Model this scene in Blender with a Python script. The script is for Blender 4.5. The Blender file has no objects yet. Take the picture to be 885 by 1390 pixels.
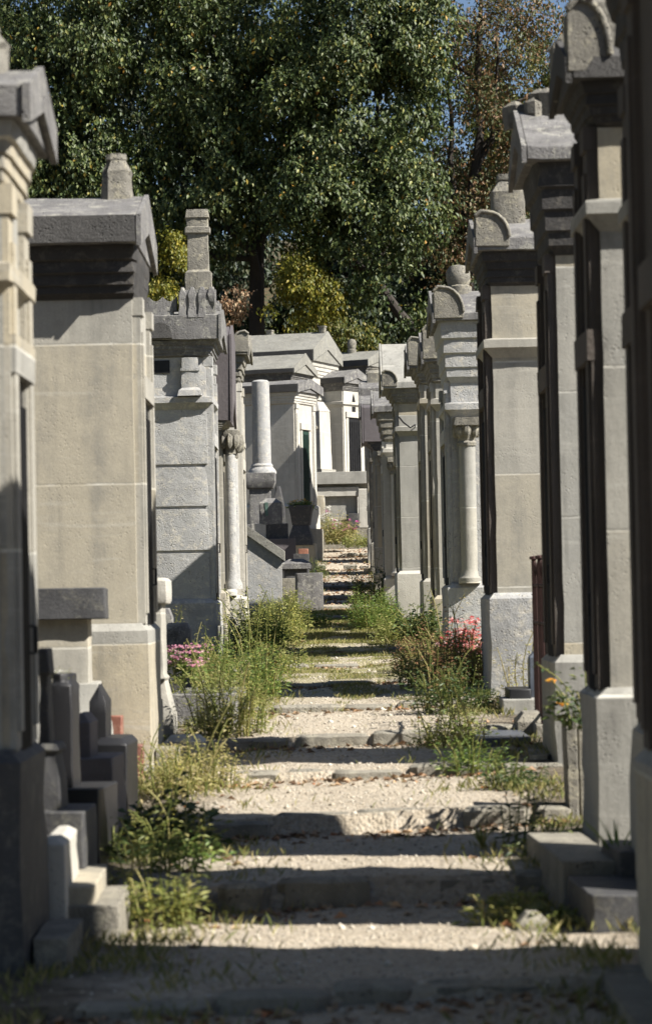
import bpy, math, random
import numpy as np
from mathutils import Vector, Matrix, noise
R = math.radians
random.seed(7); rng = np.random.default_rng(11)
scene = bpy.context.scene
COL = scene.collection

# ------------------------------------------------------------------ camera
F = 3600.0; W0, H0 = 885.0, 1390.0
EYE = 1.65; PITCH = math.atan(105 / F); ROLL = R(1.15)
cam_d = bpy.data.cameras.new('camera'); cam = bpy.data.objects.new('camera', cam_d); COL.objects.link(cam)
cam_d.sensor_fit = 'VERTICAL'; cam_d.sensor_height = 36; cam_d.sensor_width = 24
cam_d.lens = F / H0 * 36
cam_d.clip_start = 0.1; cam_d.clip_end = 2000
CM = Matrix.Rotation(R(90) + PITCH, 3, 'X') @ Matrix.Rotation(-ROLL, 3, 'Z')
cam.matrix_world = Matrix.Translation((0, 0, EYE)) @ CM.to_4x4()
cam_d.dof.use_dof = True; cam_d.dof.focus_distance = 36; cam_d.dof.aperture_fstop = 4.6
scene.camera = cam

def at(px, py, d):
    """metres (X, Z) of a spot measured in the photograph, standing d metres up the path"""
    v = CM @ Vector((px - W0 / 2, H0 / 2 - py, -F))
    return v.x / v.y * d, EYE + v.z / v.y * d
def X(px, py, d): return at(px, py, d)[0]
def Z(px, py, d): return at(px, py, d)[1]

# ------------------------------------------------------------------ light
w = bpy.data.worlds.new('World'); scene.world = w; w.use_nodes = True
nt = w.node_tree; sky = nt.nodes.new('ShaderNodeTexSky'); sky.sky_type = 'NISHITA'; sky.sun_disc = False
SUN = Vector((0.66, -0.31, 0.67)).normalized()
sky.sun_elevation = math.asin(SUN.z); sky.sun_rotation = math.atan2(SUN.x, SUN.y)
sky.air_density = 0.75; sky.dust_density = 0.4
bg = nt.nodes['Background']; bg.inputs[1].default_value = 0.05
nt.links.new(sky.outputs[0], bg.inputs[0])
sl = bpy.data.lights.new('sun', 'SUN'); sl.energy = 5.0; sl.angle = R(0.5); sl.color = (1, 0.95, 0.87)
so = bpy.data.objects.new('sun', sl); COL.objects.link(so); so.rotation_euler = SUN.to_track_quat('Z', 'Y').to_euler()
scene.view_settings.view_transform = 'Standard'; scene.view_settings.look = 'None'
scene.view_settings.exposure = 1.18; scene.view_settings.gamma = 1
scene.render.engine = 'CYCLES'

# ------------------------------------------------------------------ materials
class NT:
    def __init__(s, name):
        s.m = bpy.data.materials.new(name); s.m.use_nodes = True; s.t = s.m.node_tree
        s.p = s.t.nodes['Principled BSDF']; s.o = s.t.nodes['Material Output']
    def n(s, typ, **kw):
        nd = s.t.nodes.new('ShaderNode' + typ)
        for k, v in kw.items():
            if k.startswith('i_'): nd.inputs[int(k[2:])].default_value = v
            else: setattr(nd, k, v)
        return nd
    def l(s, a, b): s.t.links.new(a, b)
    def mix(s, fac, a, b, blend='MIX'):
        nd = s.n('Mix', data_type='RGBA', blend_type=blend)
        for sock, v in ((nd.inputs[0], fac), (nd.inputs[6], a), (nd.inputs[7], b)):
            if hasattr(v, 'is_output'): s.l(v, sock)
            elif isinstance(v, tuple): sock.default_value = (*v[:3], 1)
            else: sock.default_value = v
        return nd.outputs[2]
    def math(s, op, a, b=0.0, c=None, clamp=False):
        nd = s.n('Math', operation=op, use_clamp=clamp)
        for k, v in enumerate((a, b) if c is None else (a, b, c)):
            if hasattr(v, 'is_output'): s.l(v, nd.inputs[k])
            else: nd.inputs[k].default_value = v
        return nd.outputs[0]
    def ramp(s, v, lo, hi):
        nd = s.n('MapRange'); s.l(v, nd.inputs[0]); nd.inputs[1].default_value = lo; nd.inputs[2].default_value = hi
        return nd.outputs[0]

def stone(name, c1, c2, stain, course=0.0, rough=0.9, bump=0.35, stain_amt=0.5, warm=None, lichen=None, coarse=1.0, joint=(0.62, 0.6, 0.53), pits=0.0):
    s = NT(name); tc = s.n('TexCoord'); oi = s.n('ObjectInfo')
    mul = s.n('VectorMath', operation='SCALE'); mul.inputs[0].default_value = (17, 31, 7.3); s.l(oi.outputs['Random'], mul.inputs[3])
    add = s.n('VectorMath', operation='ADD'); s.l(tc.outputs['Object'], add.inputs[0]); s.l(mul.outputs[0], add.inputs[1])
    co = add.outputs[0]
    def noise_(scale, detail=6, rg=0.6, vec=None, dist=0.0):
        nd = s.n('TexNoise'); s.l(vec or co, nd.inputs['Vector']); nd.inputs['Scale'].default_value = scale
        nd.inputs['Detail'].default_value = detail; nd.inputs['Roughness'].default_value = rg; nd.inputs['Distortion'].default_value = dist
        return nd.outputs[0]
    big = noise_(1.3 * coarse, 8, 0.65, dist=0.6); med = noise_(7 * coarse, 8, 0.7); fine = noise_(70, 4, 0.7)
    col = s.mix(s.ramp(big, 0.36, 0.64), c1, c2)
    if course:
        sep = s.n('SeparateXYZ'); s.l(tc.outputs['Object'], sep.inputs[0])
        q = s.math('DIVIDE', sep.outputs[2], course); fl = s.math('FLOOR', q); fr = s.math('FRACT', q)
        wn = s.n('TexWhiteNoise', noise_dimensions='1D'); s.l(s.math('ADD', fl, s.math('MULTIPLY', oi.outputs['Random'], 57.0)), wn.inputs[1])
        if warm: col = s.mix(s.ramp(wn.outputs[0], 0.42, 0.72), col, s.mix(s.ramp(med, .3, .7), warm, tuple(v * .86 for v in warm)))
        else: col = s.mix(s.math('MULTIPLY', wn.outputs[0], 0.25), col, stain)
    st = s.n('Mapping'); s.l(co, st.inputs[0]); st.inputs[3].default_value = (6, 6, 0.55)
    streak = noise_(1.0, 6, 0.7, st.outputs[0])
    bd = s.n('Mapping'); s.l(co, bd.inputs[0]); bd.inputs[3].default_value = (0.8, 0.8, 9)
    band = noise_(1.2, 7, 0.7, bd.outputs[0], 1.0)
    sf = s.math('MULTIPLY', s.math('MULTIPLY', s.ramp(streak, 0.42, 0.68), s.ramp(med, 0.3, 0.6)), stain_amt)
    col = s.mix(sf, col, stain)
    col = s.mix(s.math('MULTIPLY', s.ramp(band, 0.56, 0.66), 0.32), col, tuple(min(1, v * 1.35) for v in c1))
    mp = s.n('Mapping'); s.l(co, mp.inputs[0]); mp.inputs[3].default_value = (11, 11, .28); dr_ = noise_(1.0, 5, .6, mp.outputs[0], .3)
    col = s.mix(s.math('MULTIPLY', s.math('MULTIPLY', s.ramp(dr_, .55, .72), s.ramp(big, .45, .6)), min(.75, stain_amt * 1.1)), col, tuple(v * .7 for v in stain))
    if lichen:
        li = noise_(11, 9, 0.8, dist=0.4); col = s.mix(s.math('MULTIPLY', s.ramp(li, 0.52, 0.6), 0.75), col, lichen)
    col = s.mix(s.math('MULTIPLY', s.ramp(fine, 0.35, 0.75), 0.45), col, tuple(v * 0.62 for v in c1), 'MIX')
    height = s.math('ADD', s.math('MULTIPLY', med, 0.6), s.math('MULTIPLY', fine, 0.25))
    if pits:
        vo = s.n('TexVoronoi'); s.l(co, vo.inputs['Vector']); vo.inputs['Scale'].default_value = 45
        pm = s.math('MULTIPLY', s.ramp(vo.outputs[0], 0.32, 0.12), s.ramp(noise_(5, 5, .6), 0.5, 0.62))
        col = s.mix(s.math('MULTIPLY', pm, pits), col, tuple(v * 0.35 for v in c1))
        height = s.math('SUBTRACT', height, s.math('MULTIPLY', pm, 0.7))
    if course:
        wob = s.math('MULTIPLY', s.math('SUBTRACT', med, 0.5), 0.012)
        dj = s.math('ABSOLUTE', s.math('SUBTRACT', s.math('ADD', fr, wob), 0.5)); jm = s.ramp(dj, 0.489, 0.496)
        col = s.mix(s.math('MULTIPLY', jm, s.math('MULTIPLY', s.ramp(streak, .38, .62), .7)), col, joint)
        height = s.math('SUBTRACT', height, s.math('MULTIPLY', jm, 0.3))
    s.l(col, s.p.inputs['Base Color']); s.p.inputs['Roughness'].default_value = rough
    b = s.n('Bump'); b.inputs[0].default_value = bump; b.inputs[1].default_value = 0.03; s.l(height, b.inputs['Height']); s.l(b.outputs[0], s.p.inputs['Normal'])
    return s.m

M = {}
M['beige'] = stone('beige limestone', (.385, .365, .315), (.315, .305, .27), (.19, .185, .165), course=.86, warm=(.41, .37, .285), stain_amt=.85, pits=.12, bump=.2)
M['greywall'] = stone('grey weathered limestone', (.345, .335, .30), (.28, .275, .25), (.15, .145, .13), course=.74, warm=(.42, .37, .27), stain_amt=.85, pits=.2, bump=.25)
M['bluegrey'] = stone('blue grey limestone', (.385, .385, .375), (.32, .32, .315), (.19, .185, .175), stain_amt=.4, lichen=(.54, .50, .42), bump=.8, pits=.5)
M['white'] = stone('pale cleaned limestone', (.50, .48, .43), (.42, .40, .35), (.26, .245, .21), stain_amt=.5, pits=.4)
M['sooty'] = stone('sooty limestone', (.13, .125, .12), (.085, .08, .078), (.04, .038, .036), stain_amt=.6, lichen=(.27, .26, .22), bump=.8)
M['roofstone'] = stone('grey stone roof slab', (.20, .195, .19), (.125, .12, .12), (.05, .048, .046), stain_amt=.8, lichen=(.36, .35, .30), bump=.9, pits=.5)
M['fascia'] = stone('dark pitted fascia', (.078, .075, .072), (.06, .058, .056), (.035, .034, .032), stain_amt=.5, bump=1.0, pits=.8)
M['brown'] = stone('dark brown stone front', (.095, .08, .068), (.07, .06, .05), (.035, .03, .027), stain_amt=.6, bump=.6)  # darker brown than the side walls, for fronts of the near right row
M['soot'] = stone('black moulding', (.05, .047, .045), (.035, .033, .032), (.02, .02, .02), stain_amt=.5, lichen=(.11, .10, .085), bump=.8)  # near-black stone for the cornices of the nearer mausoleums
M['mossroof'] = stone('mossy roof slab', (.25, .245, .22), (.19, .185, .165), (.11, .105, .085), stain_amt=.5, lichen=(.32, .31, .25), bump=.9, pits=.5)
M['lichen'] = stone('lichen covered stone', (.25, .235, .20), (.165, .155, .13), (.07, .065, .055), stain_amt=.8, lichen=(.38, .35, .26), bump=1.0, pits=.8)
M['kerb'] = stone('worn kerb stone', (.28, .26, .215), (.20, .185, .15), (.09, .08, .06), stain_amt=.6, lichen=(.36, .335, .26), bump=1.0, pits=.6)
M['black'] = stone('black granite', (.014, .014, .016), (.010, .010, .012), (.012, .012, .012), rough=.5, bump=.1, stain_amt=.2)
M['darkgrey'] = stone('dark grey granite', (.058, .058, .06), (.042, .042, .045), (.025, .025, .025), rough=.7, bump=.4, stain_amt=.4, lichen=(.13, .125, .105))
M['purple'] = stone('purple grey stone', (.125, .11, .112), (.095, .084, .088), (.07, .06, .065), rough=.7, bump=.5, stain_amt=.3)
M['red'] = stone('red granite', (.27, .11, .075), (.19, .08, .06), (.09, .05, .04), rough=.45, bump=.1, stain_amt=.5, lichen=(.33, .2, .15))
M['bluegranite'] = stone('blue grey granite', (.13, .15, .18), (.09, .10, .125), (.04, .04, .05), rough=.35, bump=.1, stain_amt=.5)
M['bark'] = stone('bark', (.042, .034, .027), (.025, .02, .016), (.03, .025, .02), bump=1.0, stain_amt=.7, coarse=2)
M['barklight'] = stone('pale bark', (.20, .18, .14), (.13, .115, .09), (.06, .05, .04), bump=1.0, stain_amt=.7, coarse=2)

def plain(name, c, rough=.6, metal=0.0, spec=.5):
    s = NT(name); tc = s.n('TexCoord'); nz = s.n('TexNoise'); s.l(tc.outputs['Object'], nz.inputs[0]); nz.inputs['Scale'].default_value = 14; nz.inputs['Detail'].default_value = 6
    s.l(s.mix(s.ramp(nz.outputs[0], .35, .65), c, tuple(v * .6 for v in c)), s.p.inputs['Base Color'])
    s.p.inputs['Roughness'].default_value = rough; s.p.inputs['Metallic'].default_value = metal; return s.m
M['rust'] = plain('rusty iron', (.055, .022, .018), .8)
M['iron'] = plain('dark iron', (.03, .03, .032), .5, .6)
M['greendoor'] = plain('green painted metal', (.016, .045, .032), .5)
M['bronze'] = plain('verdigris bronze', (.10, .17, .14), .6, .2)
M['terracotta'] = plain('terracotta', (.30, .13, .08), .8)
M['soil'] = plain('soil', (.07, .055, .04), .95)

def leafmat(name, cols, rough=.42, trans=.25, spec=.5):
    """cols: list of (position, colour) spread over the leaves"""
    s = NT(name); g = s.n('NewGeometry'); cr = s.n('ValToRGB'); cr.color_ramp.interpolation = 'LINEAR'
    el = cr.color_ramp.elements
    while len(el) < len(cols): el.new(0.5)
    for e, (p, c) in zip(el, cols): e.position = p; e.color = (*c, 1)
    s.l(g.outputs['Random Per Island'], cr.inputs[0]); s.l(cr.outputs[0], s.p.inputs['Base Color'])
    s.p.inputs['Roughness'].default_value = rough; s.p.inputs['Specular IOR Level'].default_value = spec
    tr = s.n('BsdfTranslucent'); s.l(s.mix(.5, cr.outputs[0], (.25, .32, .03), 'ADD') if False else cr.outputs[0], tr.inputs[0])
    mx = s.n('MixShader'); mx.inputs[0].default_value = trans; s.l(s.p.outputs[0], mx.inputs[1]); s.l(tr.outputs[0], mx.inputs[2]); s.l(mx.outputs[0], s.o.inputs[0])
    return s.m
M['leafdark'] = leafmat('dark lime leaves', [(0, (.022, .038, .010)), (.5, (.052, .078, .020)), (.88, (.115, .14, .042)), (.982, (.22, .22, .06)), (.992, (.36, .24, .03)), (1, (.30, .15, .03))], .5, .14, .35)
M['leafautumn'] = leafmat('autumn leaves', [(0, (.05, .07, .025)), (.45, (.11, .12, .04)), (.65, (.16, .10, .04)), (1, (.24, .13, .06))], .55, .35)
M['leafolive'] = leafmat('olive leaves', [(0, (.05, .075, .02)), (.6, (.14, .16, .035)), (1, (.27, .22, .05))], .5, .4)
M['leafyellow'] = leafmat('yellow green leaves', [(0, (.10, .12, .018)), (.6, (.24, .24, .03)), (1, (.40, .32, .05))], .5, .45)
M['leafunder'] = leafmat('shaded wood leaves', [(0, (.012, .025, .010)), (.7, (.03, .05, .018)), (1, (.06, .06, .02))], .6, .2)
M['weed'] = leafmat('weed leaves', [(0, (.13, .16, .04)), (.5, (.25, .28, .08)), (.85, (.38, .37, .13)), (1, (.48, .43, .2))], .55, .4)
M['weeddry'] = leafmat('drying weed leaves', [(0, (.22, .22, .07)), (.5, (.38, .35, .13)), (1, (.50, .42, .22))], .6, .4)
M['weedrich'] = leafmat('fresh green weed leaves', [(0, (.08, .14, .03)), (.6, (.16, .24, .055)), (1, (.30, .35, .09))], .5, .4)
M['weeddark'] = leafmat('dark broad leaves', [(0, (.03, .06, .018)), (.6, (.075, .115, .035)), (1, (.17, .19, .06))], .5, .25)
M['weedred'] = leafmat('reddish weed leaves', [(0, (.14, .15, .05)), (.5, (.28, .16, .08)), (1, (.38, .2, .12))], .6, .35)
M['litter'] = leafmat('fallen leaves', [(0, (.12, .07, .04)), (.5, (.30, .19, .11)), (.85, (.42, .32, .2)), (1, (.45, .17, .06))], .8, .1)
M['grass'] = leafmat('short grass', [(0, (.12, .15, .035)), (.5, (.24, .24, .07)), (1, (.40, .34, .15))], .6, .35)
M['pink'] = leafmat('pink petals', [(0, (.55, .20, .32)), (.6, (.75, .36, .48)), (1, (.8, .55, .6))], .6, .4)
M['redpetal'] = leafmat('red and pink petals', [(0, (.50, .04, .04)), (.5, (.70, .25, .24)), (1, (.85, .66, .62))], .6, .4)
M['whitepetal'] = leafmat('white petals', [(0, (.6, .6, .55)), (1, (.8, .78, .72))], .6, .4)
M['orangepetal'] = leafmat('orange petals', [(0, (.75, .28, .04)), (1, (.85, .5, .08))], .6, .4)
M['yellowpetal'] = leafmat('yellow petals', [(0, (.62, .55, .08)), (1, (.75, .7, .25))], .6, .4)
M['magenta'] = leafmat('magenta petals', [(0, (.55, .05, .30)), (1, (.7, .2, .5))], .6, .4)
M['pebble'] = leafmat('gravel stones', [(0, (.22, .19, .15)), (.5, (.42, .37, .29)), (1, (.60, .56, .48))], .9, 0.0)

# ------------------------------------------------------------------ objects
def tag(o, label=None, cat=None, group=None, kind=None):
    if label: o['label'] = label
    if cat: o['category'] = cat
    if group: o['group'] = group
    if kind: o['kind'] = kind
    return o
def empty(name, loc, rz, label, cat, group=None):
    o = bpy.data.objects.new(name, None); COL.objects.link(o); o.location = loc; o.rotation_euler = (0, 0, rz); o.empty_display_size = .2
    return tag(o, label, cat, group)

class MB:
    def __init__(s): s.v = []; s.f = []; s.sm = False
    def quadgrid(s, pts):
        """pts: list of rows of points"""
        b = len(s.v); nr, nc = len(pts), len(pts[0])
        for r in pts: s.v.extend([tuple(p) for p in r])
        for i in range(nr - 1):
            for j in range(nc - 1):
                s.f.append((b + i * nc + j, b + i * nc + j + 1, b + (i + 1) * nc + j + 1, b + (i + 1) * nc + j))
    def loft(s, x0, x1, y0, y1, levels, cell=.12, chip=.02, amp=.003, seed=0.0, ry=None):
        """rings round the rectangle, pushed out by each level's overhang; levels = [(z, overhang)]; oy: overhang on y sides"""
        lv = []; levels = [(z, o if isinstance(o, tuple) else (o, o)) for z, o in levels]
        for (za, oa), (zb, ob) in zip(levels[:-1], levels[1:]):
            n = max(1, int(abs(zb - za) / (cell * 1.3)))
            for k in range(n): lv.append((za + (zb - za) * k / n, tuple(u + (v - u) * k / n for u, v in zip(oa, ob))))
        lv.append(levels[-1])
        nx = max(1, int((x1 - x0) / cell)); ny = max(1, int((y1 - y0) / cell)); rings = []
        for z, o in lv:
            ox, oy = (o if isinstance(o, tuple) else (o, o))
            pts = []
            A, B, C_, D = (x0 - ox, y0 - oy), (x1 + ox, y0 - oy), (x1 + ox, y1 + oy), (x0 - ox, y1 + oy)
            for (p, q, n) in ((A, B, nx), (B, C_, ny), (C_, D, nx), (D, A, ny)):
                for k in range(n):
                    t = k / n; pts.append((p[0] + (q[0] - p[0]) * t, p[1] + (q[1] - p[1]) * t, k == 0))
            ring = []; cx, cy = (x0 + x1) / 2, (y0 + y1) / 2
            for (x, y, corner) in pts:
                nv = noise.noise(Vector((x * 3 + seed, y * 3, z * 5))); nf = noise.noise(Vector((x * 13, y * 13 + seed, z * 13)))
                nh = abs(noise.noise(Vector((x * 9 + 5, y * 9 + seed, z * 11))))
                pull = amp * nf + chip * max(0, nv - .05) * (.25 + 1.5 * nh) * (1.6 if corner else .6)
                if corner: pull += chip * .12 + chip * .45 * nh
                sx = -1 if x > cx else 1; sy = -1 if y > cy else 1
                on_x = abs(abs(x - cx) - (x1 - x0) / 2 - ox) < 1e-4; on_y = abs(abs(y - cy) - (y1 - y0) / 2 - oy) < 1e-4
                ring.append((x + (sx * pull if on_x else 0), y + (sy * pull if on_y else 0), z + amp * .5 * nf))
            rings.append(ring)
        b = len(s.v); n = len(rings[0])
        for r in rings: s.v.extend(r)
        for i in range(len(rings) - 1):
            for j in range(n):
                s.f.append((b + i * n + j, b + i * n + (j + 1) % n, b + (i + 1) * n + (j + 1) % n, b + (i + 1) * n + j))
        s.f.append(tuple(b + j for j in reversed(range(n)))); s.f.append(tuple(b + (len(rings) - 1) * n + j for j in range(n)))
    def box(s, x0, x1, y0, y1, z0, z1, cell=.15, chip=.015, amp=.002, seed=0.0):
        s.loft(min(x0, x1), max(x0, x1), min(y0, y1), max(y0, y1), [(z0, 0), (z1, 0)], cell, chip, amp, seed)
    def prism(s, poly, axis, a, b_, seg=6, jit=.004):
        """poly in the plane across axis ('x' -> (y,z), 'y' -> (x,z)), run from a to b_"""
        rows = []
        for k in range(seg + 1):
            t = a + (b_ - a) * k / seg; row = []
            for (u, z) in poly:
                p = (t, u, z) if axis == 'x' else (u, t, z)
                j = noise.noise(Vector(p) * 4.3) * jit; row.append((p[0], p[1] + j, p[2] + j) if axis == 'x' else (p[0] + j, p[1], p[2] + j))
            rows.append(row)
        b = len(s.v); n = len(poly)
        for r in rows: s.v.extend(r)
        for i in range(seg):
            for j in range(n): s.f.append((b + i * n + j, b + i * n + (j + 1) % n, b + (i + 1) * n + (j + 1) % n, b + (i + 1) * n + j))
        s.f.append(tuple(b + j for j in range(n))); s.f.append(tuple(b + seg * n + j for j in reversed(range(n))))
    def lathe(s, cx, cy, prof, n=20, wob=.0):
        b = len(s.v)
        for (r, z) in prof:
            for k in range(n):
                a = 2 * math.pi * k / n; rr = r * (1 + wob * noise.noise(Vector((math.cos(a) * 2, math.sin(a) * 2, z * 4 + cx))))
                s.v.append((cx + rr * math.cos(a), cy + rr * math.sin(a), z))
        m = len(prof)
        for i in range(m - 1):
            for k in range(n): s.f.append((b + i * n + k, b + i * n + (k + 1) % n, b + (i + 1) * n + (k + 1) % n, b + (i + 1) * n + k))
        s.f.append(tuple(b + k for k in reversed(range(n)))); s.f.append(tuple(b + (m - 1) * n + k for k in range(n)))
    def tube(s, pts, rad, n=7):
        b = len(s.v); pts = [Vector(p) for p in pts]
        for i, p in enumerate(pts):
            d = (pts[min(i + 1, len(pts) - 1)] - pts[max(i - 1, 0)]).normalized(); u = d.cross(Vector((.3, .9, .2))).normalized(); v = d.cross(u)
            r = rad[i] if isinstance(rad, (list, tuple)) else rad
            for k in range(n):
                a = 2 * math.pi * k / n; s.v.append(tuple(p + (u * math.cos(a) + v * math.sin(a)) * r))
        for i in range(len(pts) - 1):
            for k in range(n): s.f.append((b + i * n + k, b + i * n + (k + 1) % n, b + (i + 1) * n + (k + 1) % n, b + (i + 1) * n + k))
        s.f.append(tuple(b + k for k in reversed(range(n)))); s.f.append(tuple(b + (len(pts) - 1) * n + k for k in range(n)))
    def build(s, name, mat, parent=None, smooth=False, bevel=0.0):
        me = bpy.data.meshes.new(name); me.from_pydata(s.v, [], s.f); me.materials.append(mat)
        import bmesh
        bm = bmesh.new(); bm.from_mesh(me); bmesh.ops.recalc_face_normals(bm, faces=bm.faces); bm.to_mesh(me); bm.free()
        if smooth: me.polygons.foreach_set('use_smooth', [True] * len(me.polygons))
        o = bpy.data.objects.new(name, me); COL.objects.link(o)
        if parent: o.parent = parent
        if bevel:
            b = o.modifiers.new('bevel', 'BEVEL'); b.width = bevel; b.segments = 2; b.limit_method = 'ANGLE'; b.angle_limit = R(40)
        return o

def npmesh(name, verts, faces, mat, parent=None, extra_mats=(), midx=None):
    """verts (N,3), faces (M,k) numpy"""
    me = bpy.data.meshes.new(name); k = faces.shape[1]
    me.vertices.add(len(verts)); me.vertices.foreach_set('co', verts.astype(np.float32).ravel())
    me.loops.add(faces.size); me.loops.foreach_set('vertex_index', faces.astype(np.int32).ravel())
    me.polygons.add(len(faces)); me.polygons.foreach_set('loop_start', np.arange(0, faces.size, k, dtype=np.int32))
    me.materials.append(mat)
    for m in extra_mats: me.materials.append(m)
    if midx is not None: me.polygons.foreach_set('material_index', midx.astype(np.int32))
    me.update(calc_edges=True); me.validate()
    o = bpy.data.objects.new(name, me); COL.objects.link(o)
    if parent: o.parent = parent
    return o
def unit(a): return a / np.maximum(np.linalg.norm(a, axis=-1, keepdims=True), 1e-9)
def leaves(pos, axis, nrm, length, width, fold=.25, curl=.15):
    """a folded pointed leaf at each pos: returns verts, faces"""
    axis = unit(axis); side = unit(np.cross(axis, nrm)); up = np.cross(side, axis); L = length[:, None]; Wd = width[:, None]
    a = pos; t = pos + axis * L - up * L * curl; m = pos + axis * L * .48
    l = m + side * Wd * .5 + up * Wd * fold; r = m - side * Wd * .5 + up * Wd * fold
    v = np.stack([a, l, t, r], 1).reshape(-1, 3); n = len(pos); i = np.arange(n)[:, None] * 4
    f = np.concatenate([i + np.array([[0, 2, 1]]), i + np.array([[0, 3, 2]])], 1).reshape(-1, 3)
    return v, f

def finish(me):
    me.polygons.foreach_set('use_smooth', [True] * len(me.polygons)); me.set_sharp_from_angle(angle=R(32))
_old = MB.build
def _build(s, name, mat, parent=None, smooth=True, bevel=0.0):
    o = _old(s, name, mat, parent, False, bevel)
    if smooth: finish(o.data)
    return o
MB.build = _build

# ------------------------------------------------------------------ ground: one sheet with the stepped path
EN = np.array([(-60, 3.2), (0, 1.65), (8, 1.34), (11.2, 1.25), (13.9, 1.15), (16.5, 1.03), (20, .86), (26, .68), (32, .60), (36, .55), (42, .31), (50, -.12), (56, -.52), (62, -1.0), (66, -1.25), (70, -2.4), (90, -7.9), (104, -13.2), (130, -17), (250, -24), (600, -28)])
def zs(d): return EYE - float(np.interp(d, EN[:, 0], EN[:, 1]))
STEPS = []
for y, h in [(1345, .05), (1196, .115), (1106, .10), (1047, .055), (999, .075), (958, .04), (926, .035), (901, .045), (884, .03), (868, .03), (836, .08), (822, .07), (809, .08), (795, .07), (768, .10), (752, .08)]:
    lo, hi = 6.0, 62.0
    for _ in range(50):
        m = (lo + hi) / 2; yy = 800 + F / m * (EYE - zs(m))
        if yy > y: lo = m
        else: hi = m
    STEPS.append((lo, h))
ZP = [(-60, zs(-60)), (6, zs(6))]
for d, h in STEPS: ZP += [(d + .03, zs(d) - h), (d + .05, zs(d))]
ZP += [(60, zs(60))] + [(a, EYE - b) for a, b in EN if a > 60]; ZP = np.array(ZP)
def zpath(d): return float(np.interp(d, ZP[:, 0], ZP[:, 1]))
def cx(d): return .12 + (.3 if d > 50 else max(0, (d - 30) * .015))
def gz(x, d):
    if d < 64:
        t = min(1, max(0, (abs(x - cx(d)) - 1.0) / .5)); z = zpath(d) * (1 - t) + (zs(d) - .03) * t
    else: z = zs(d)
    if d < 66: z += .028 * max(-2.0, min(2.0, x)) * min(1, max(0, (40 - d) / 15))
    if d < 70 and abs(x) < 6:
        z += .018 * noise.noise(Vector((x * 2.2, d * 2.2, 0))) + .008 * noise.noise(Vector((x * 8, d * 8, 3))) + .03 * max(0, noise.noise(Vector((x * 1.1, d * .9, 9)))) * min(1, abs(x - cx(d)))
    elif d > 66: z += .8 * noise.noise(Vector((x * .06, d * .06, 0))) * min(1, (d - 66) / 15) + .0006 * x * x * min(1, (d - 66) / 30)
    return z
xs = np.concatenate([[-250, -150, -80, -50, -30, -20, -14, -10, -7, -5, -4], np.arange(-3.2, 3.21, .07), [4, 5, 7, 10, 14, 20, 30, 50, 80, 150, 250]])
ys = [-60, -30, -10, 0, 3] + list(np.arange(5, 34, .08)) + list(np.arange(34, 66, .16)) + list(np.arange(66, 100, 2)) + [110, 125, 150, 200, 260, 350, 500, 600]
for d, h in STEPS: ys += [d + .03, d + .05]
ys = np.array(sorted(ys))
gv = np.array([(x, y, gz(x, y)) for y in ys for x in xs]); nx = len(xs)
ii = (np.arange(len(ys) - 1)[:, None] * nx + np.arange(nx - 1)[None]).ravel()
gf = np.stack([ii, ii + 1, ii + nx + 1, ii + nx], 1)

g = NT('gravel path and soil'); tc = g.n('TexCoord'); sep = g.n('SeparateXYZ'); g.l(tc.outputs['Object'], sep.inputs[0]); oc = tc.outputs['Object']
def gn(scale, det=6, rg=.6, dist=0.0):
    nd = g.n('TexNoise'); g.l(oc, nd.inputs[0]); nd.inputs['Scale'].default_value = scale; nd.inputs['Detail'].default_value = det; nd.inputs['Roughness'].default_value = rg; nd.inputs['Distortion'].default_value = dist; return nd.outputs[0]
vo = g.n('TexVoronoi'); g.l(oc, vo.inputs['Vector']); vo.inputs['Scale'].default_value = 48
vo2 = g.n('TexVoronoi'); g.l(oc, vo2.inputs['Vector']); vo2.inputs['Scale'].default_value = 19
sp = g.n('SeparateColor'); g.l(vo.outputs['Color'], sp.inputs[0])
grav = g.mix(g.ramp(gn(2.2, 7), .35, .65), (.46, .395, .305), (.365, .31, .235))
grav = g.mix(g.math('MULTIPLY', g.ramp(sp.outputs[0], .55, 1.0), .55), grav, (.52, .475, .40))
grav = g.mix(g.math('MULTIPLY', g.ramp(sp.outputs[1], .66, 1.0), .55), grav, (.17, .145, .11))
grav = g.mix(g.math('MULTIPLY', g.ramp(gn(9, 8, .75), .52, .7), .45), grav, (.20, .17, .12))
soil = g.mix(g.ramp(gn(14, 7, .7), .4, .6), (.15, .12, .08), (.07, .058, .04))
dx = g.math('ABSOLUTE', g.math('SUBTRACT', sep.outputs[0], .14))
edge = g.ramp(g.math('ADD', dx, g.math('MULTIPLY', g.math('SUBTRACT', gn(2.6, 7, .65), .5), 1.1)), .72, 1.12)
col = g.mix(edge, grav, soil)
mossm = g.math('MULTIPLY', g.math('MULTIPLY', g.ramp(sep.outputs[1], 19.5, 25.0), g.ramp(sep.outputs[1], 44, 38)), g.ramp(gn(3.2, 7, .7), .38, .53))
col = g.mix(g.math('MULTIPLY', mossm, .85), col, (.19, .18, .055))
col = g.mix(g.ramp(sep.outputs[1], 62, 68), col, g.mix(g.ramp(gn(3), .4, .6), (.045, .05, .02), (.09, .06, .03)))
g.l(col, g.p.inputs['Base Color']); g.p.inputs['Roughness'].default_value = 1
hh = g.math('ADD', g.math('MULTIPLY', vo.outputs[0], -.8), g.math('MULTIPLY', gn(22, 8, .7), 1.5))
b = g.n('Bump'); b.inputs[0].default_value = .8; b.inputs[1].default_value = .02; g.l(hh, b.inputs['Height']); g.l(b.outputs[0], g.p.inputs['Normal'])
tag(npmesh('ground', gv, gf, g.m), kind='structure')

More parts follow.
